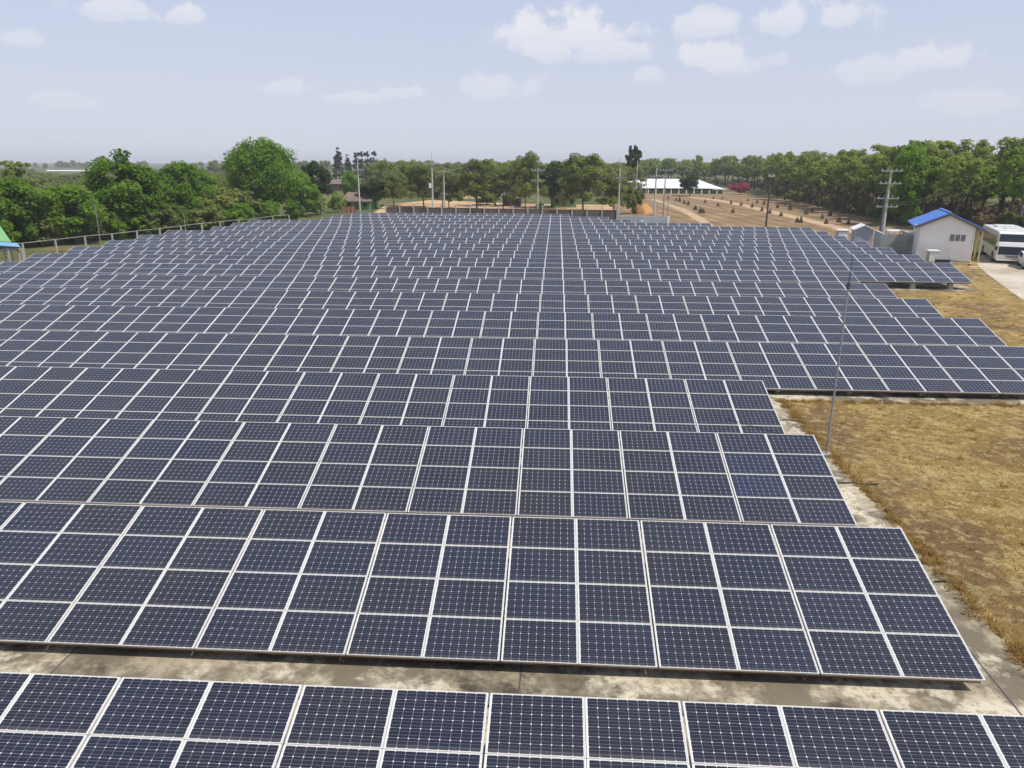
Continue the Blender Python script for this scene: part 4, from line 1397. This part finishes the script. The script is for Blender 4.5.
# ------------------------------------------------------------------ hut with the green and blue roof at the fence
def shelter():
    a0, a1 = Vector(at(20.7, 247.4, 51.2)), Vector(at(16.8, 243.7, 52.2))
    b0, b1 = Vector(at(11.5, 242.6, 52.4)), Vector(at(-5.0, 219.0, 54.4))
    o = empty('shelter', (a0.x, a0.y, GFAR), 0, 'open shelter with a green and blue sheet roof at the fence corner', 'shelter')
    org = Vector(o.location)
    sh, th = Vector((-6, 0, 0.35)), Vector((0, 0, 0.05))
    def slab(name, p, q, m):
        p, q = p - org, q - org
        MB().hexa([p + sh, p, q, q + sh, p + sh + th, p + th, q + th, q + sh + th]).build(name, m, o)
    slab('eave_sheet', a0, a1, M_LBLUE)
    slab('roof', b0, b1, M_GREENROOF)
    for px, yy in ((4.0, 51.9), (7.5, 53.0), (11.0, 51.9), (18.0, 51.6), (21.5, 52.2)):
        p = Vector(at(px, 249.5, yy)) - org
        MB().box(p.x - 0.05, p.x + 0.05, p.y - 0.05, p.y + 0.05, 0, p.z + 0.1).build('post', M_CONC_POST, o)
    p = Vector(at(20, 250, 51.6)) - org
    MB().box(-6, p.x, p.y - 0.05, p.y + 0.05, p.z - 0.05, p.z + 0.06).build('beam', M_CONC_POST, o)
    return o


shelter()

# ------------------------------------------------------------------ buildings beyond
def white_hall():
    x0, y0 = ground(632, 193.5)
    x1, y1 = ground(727, 194.0)
    y0 = y1 = (y0 + y1) / 2
    x0, x1 = at(631, 193, y0)[0], at(727, 193, y0)[0]
    Ln = x1 - x0
    o = empty('hall', (x0, y0, GFAR), 0, 'long low hall with a shining white roof beyond the dry field', 'hall')
    he = at(680, 188.6, y0)[2] - GFAR
    hr = at(680, 179.5, y0 + 6)[2] - GFAR
    MB().box(2.5, Ln - 3.5, 1.8, 10, 0, he - 0.05).build('wall', M_DKGREY, o)
    k = Ln / 96.0
    MB().hexa([(0, 0, he), (Ln * 0.80, 0, he), (Ln * 0.74, 7, hr), (-1.0, 7, hr), (0, 0, he + 0.15), (Ln * 0.80, 0, he + 0.15), (Ln * 0.74, 7, hr + 0.15), (-1.0, 7, hr + 0.15)]).build('roof', M_SHEET, o)
    MB().hexa([(Ln * 0.802, 0, he), (Ln, 0, he - 0.25), (Ln * 0.98, 9, he - 0.1), (Ln * 0.752, 7, hr - 0.2), (Ln * 0.802, 0, he + 0.15), (Ln, 0, he - 0.1), (Ln * 0.98, 9, he + 0.05), (Ln * 0.752, 7, hr - 0.05)]).build('roof', M_SHEET, o)
    MB().hexa([(-1.0, 7.01, hr), (Ln * 0.74, 7.01, hr), (Ln * 0.80, 14, he), (0, 14, he), (-1.0, 7.01, hr + 0.15), (Ln * 0.74, 7.01, hr + 0.15), (Ln * 0.80, 14, he + 0.15), (0, 14, he + 0.15)]).build('roof', M_SHEET, o)
    for i in range(13):
        xx = 0.6 + i * (Ln - 1.2) / 12
        MB().box(xx - 0.12, xx + 0.12, 0.15, 0.4, 0, he - 0.02 - (0.25 if xx > Ln * 0.8 else 0)).build('column', M_WHITE, o)
    hb = MB().box(0.5, Ln - 1, 1.2, 1.5, 0, 0.9).build('low_wall', M_GREENWALL, o)


white_hall()


def shed(px0, px1, base_py, eave_py, ridge_py, dep, wallm, roofm, label, name='shed'):
    x, y = ground((px0 + px1) / 2, base_py)
    xa, xb = at(px0, base_py, y)[0], at(px1, base_py, y)[0]
    he = at(px0, eave_py, y)[2] - GFAR
    hr = at(px0, ridge_py, y + dep / 2)[2] - GFAR
    o = empty(name, (xa, y, GFAR), 0, label, 'house' if name == 'house' else name)
    Wd = xb - xa
    MB().prism([(0, 0), (dep, 0), (dep, he), (dep / 2, hr - 0.05), (0, he)], 'x', 0.3, Wd - 0.3).build('wall', wallm, o)
    for ya, yb, za, zb in ((-0.5, dep / 2 - 0.003, he - 0.2, hr), (dep + 0.5, dep / 2 + 0.003, he - 0.2, hr)):
        MB().hexa([(0, ya, za), (Wd, ya, za), (Wd, yb, zb), (0, yb, zb), (0, ya, za + 0.12), (Wd, ya, za + 0.12), (Wd, yb, zb + 0.12), (0, yb, zb + 0.12)]).build('roof', roofm, o)
    MB().box(Wd * 0.4, Wd * 0.55, -0.03, 0.0, 0, min(2.0, he * 0.8)).build('door', M_BROWN, o)
    for f in (0.15, 0.7):
        MB().box(Wd * f, Wd * (f + 0.13), -0.03, 0.0, he * 0.35, he * 0.72).build('window', M_GLASS, o)
    return o


shed(343, 372, 209.5, 200.5, 192.5, 7, M_GREENWALL, M_BROWNROOF, 'green house with a dull brown roof behind the array corner', 'house')
shed(501, 522, 206.5, 197, 193, 6, M_DKGREY, plain('grey_roof_sheet', (0.33, 0.34, 0.34), 0.5, 0, 0.1), 'dark timber shed with a grey roof under the lane trees')
shed(551, 578, 207.5, 196, 192.5, 6, M_GREENWALL, plain('pale_green_roof', (0.40, 0.46, 0.40), 0.6, 0, 0.2), 'shed with a pale green roof behind the thick dark trunk')
shed(590, 606, 196, 183, 178.5, 8, M_GREYWALL, M_SHEET, 'small white roofed house half hidden by the tall tree', 'house')
shed(328, 345, 191, 183.5, 179.5, 8, M_BROWN, M_BROWNROOF, 'far low brown house below the conifers', 'house')
# white greenhouse strip on the horizon
def glasshouse():
    y = 620
    a, b = at(44, 174.5, y), at(88, 174.5, y)
    o = empty('greenhouse', (a[0], y, GFAR), 0, 'long bright white greenhouse roof on the horizon above the bushes', 'greenhouse')
    Ln = b[0] - a[0]
    z1, z0 = at(60, 170.6, y)[2] - GFAR, at(60, 173.2, y)[2] - GFAR
    MB().box(0, Ln, 0, 12, -0.5, z0).build('wall', M_GREYWALL, o)
    MB().prism([(-1, z0 + 0.01), (13, z0 + 0.01), (6, z1 + 0.4)], 'x', -1, Ln + 1).build('roof', M_SHEET, o)


glasshouse()
# red tarpaulin fence beside the green house
xa, ya = ground(343, 213)
o = empty('fence', (xa, ya, GFAR), 0, 'short red brown sheet fence in front of the green house', 'fence')
k = pix((xa, ya, 0))[2] / FPX
MB().box(0, 13 * k, 0, 0.06, 0, 0.95).build('panel', M_CLOTH, o)
for i in range(4):
    MB().box(i * 4.3 * k - 0.04, i * 4.3 * k + 0.04, -0.09, -0.003, 0, 1.05).build('post', M_BROWN, o)

# a heap of orange earth by the grey wall
def heap():
    x, y = ground(645, 214)
    k = pix((x, y, 0))[2] / FPX
    n, m_ = 28, 9
    mb = MB()
    rw, rd, h = 11 * k, 5.0, at(645, 204.5, y)[2] - GFAR
    for j in range(m_ + 1):
        t = j / m_
        for i in range(n):
            a = 2 * math.pi * i / n
            wv_ = 1 + 0.10 * math.sin(3 * a + 1) + 0.07 * math.sin(7 * a)
            q = math.cos(t * math.pi / 2)
            mb.v.append((rw * q * wv_ * math.cos(a), rd * q * wv_ * math.sin(a), h * (math.sin(t * math.pi / 2)) ** 1.3 - 0.05 + 0.08 * math.sin(5 * a + j)))
    for j in range(m_):
        for i in range(n):
            i2 = (i + 1) % n
            mb.f.append((j * n + i, j * n + i2, (j + 1) * n + i2, (j + 1) * n + i)); mb.m.append(0)
    o_ = mb.build('earth_mound', M_BANK, None, (x, y + 4.5, GFAR), smooth=True)
    tag(o_, 'smooth mound of orange earth behind the grey wall', 'mound')


heap()

# ------------------------------------------------------------------ stooks of stalks in the field
def stook_mesh(seed):
    r = random.Random(seed)
    mb = MB()
    for i in range(70):
        a = r.uniform(0, 6.283)
        rb = r.uniform(0.05, 0.85)
        p0 = (rb * math.cos(a), rb * math.sin(a), -0.05)
        tw = r.uniform(-0.35, 0.35)
        rt = rb * r.uniform(0.2, 0.75)
        p1 = (rt * math.cos(a + tw), rt * math.sin(a + tw), r.uniform(0.35, 1.35) * (1.0 - 0.45 * rb))
        mb.tube([p0, p1], [0.05, 0.03], 4)
    return mb.mesh('stook', M_STOOK)


SM = [stook_mesh(i) for i in range(4)]
ST = [(676, 201, 0.9), (679.4, 201.7, 1.1), (684, 204, 1.1), (688.3, 205.2, 1.1), (695.3, 210, 1.35), (700, 213.3, 1.1), (702.5, 213.3, 1.25), (713.6, 199, 0.8), (731, 203.8, 1.0), (741, 205.8, 1.0), (757, 203.5, 0.95), (764, 204.5, 1.1), (762, 211, 1.1), (770, 213.5, 1.1), (777.5, 208, 1.1), (790, 210, 1.3), (806, 214.5, 1.2), (822, 218.5, 0.9), (797, 222.8, 0.9), (800.5, 222.8, 1.1), (839, 222.5, 1.2), (668, 198.5, 0.8), (722, 199.5, 0.8), (748, 201, 0.8), (785, 205.5, 0.9), (752, 207.5, 1.0), (781, 216, 1.0), (812, 211.5, 0.9), (830, 216, 1.0), (848, 224.5, 1.0), (718, 206, 0.9), (733, 213, 1.0), (826, 224, 1.0), (705, 203, 0.8)]
for i, (px, py, sc) in enumerate(ST):
    x, y = ground(px, py)
    o = link('stook', SM[i % 4], None, (x, y, GFAR), label='small dark stack of dry stalks standing in the ploughed field', cat='stook', group='stacks of dry stalks in the field')
    o.scale = (sc * random.uniform(0.38, 0.5), sc * random.uniform(0.38, 0.5), sc * random.uniform(0.6, 0.85))
    o.rotation_euler = (0, 0, i * 1.3)

# dark drain pipes poking out of the apron at the row ends
for (px, py, ln, lb) in ((934, 583, 0.50, 'dark pipe end lying on concrete beside the second row'), (838, 484, 0.95, 'crooked dark pipe end lying in the grass beside the third row'), (779, 421, 0.7, 'dark pipe end beside the fourth row of panels')):
    x, y = ground(px, py, 0.0)
    pts_ = [(0, 0, 0.02), (ln * 0.35, 0.015, 0.03), (ln * 0.7, -0.03, 0.02), (ln, -0.02, 0.025)]
    tag(MB().tube(pts_, 0.016, 8).build('pipe', M_TYRE, None, (x, y, gz(x, y) + 0.012)), lb, 'pipe', 'pipes at the row ends')
# expansion joints cut across the concrete between the first two rows
for c in (-7, -1, 5):
    x = colx(c) + 0.25
    ya, yb = V[0] * S - 1.0, V[1] * S - 4 * PD * ct + 1.2
    o = MB().quad([(x, ya, 0.0165), (x + 0.022, ya, 0.0165), (x + 0.10, yb, 0.0165), (x + 0.078, yb, 0.0165)]).build('concrete_joint', M_DPOLE, kind='structure')

# ------------------------------------------------------------------ the hazy air
m = bpy.data.materials.new('hazy_air')
m.use_nodes = True
t = m.node_tree
t.nodes.clear()
pv = t.nodes.new('ShaderNodeVolumePrincipled')
pv.inputs['Color'].default_value = (0.93, 0.955, 1.0, 1)
pv.inputs['Density'].default_value = 0.00038
pv.inputs['Anisotropy'].default_value = 0.0
t.links.new(pv.outputs[0], t.nodes.new('ShaderNodeOutputMaterial').inputs['Volume'])
MB().box(-2650, 2650, -110, 4260, GFAR - 1.2, 27).build('haze', m, kind='stuff')
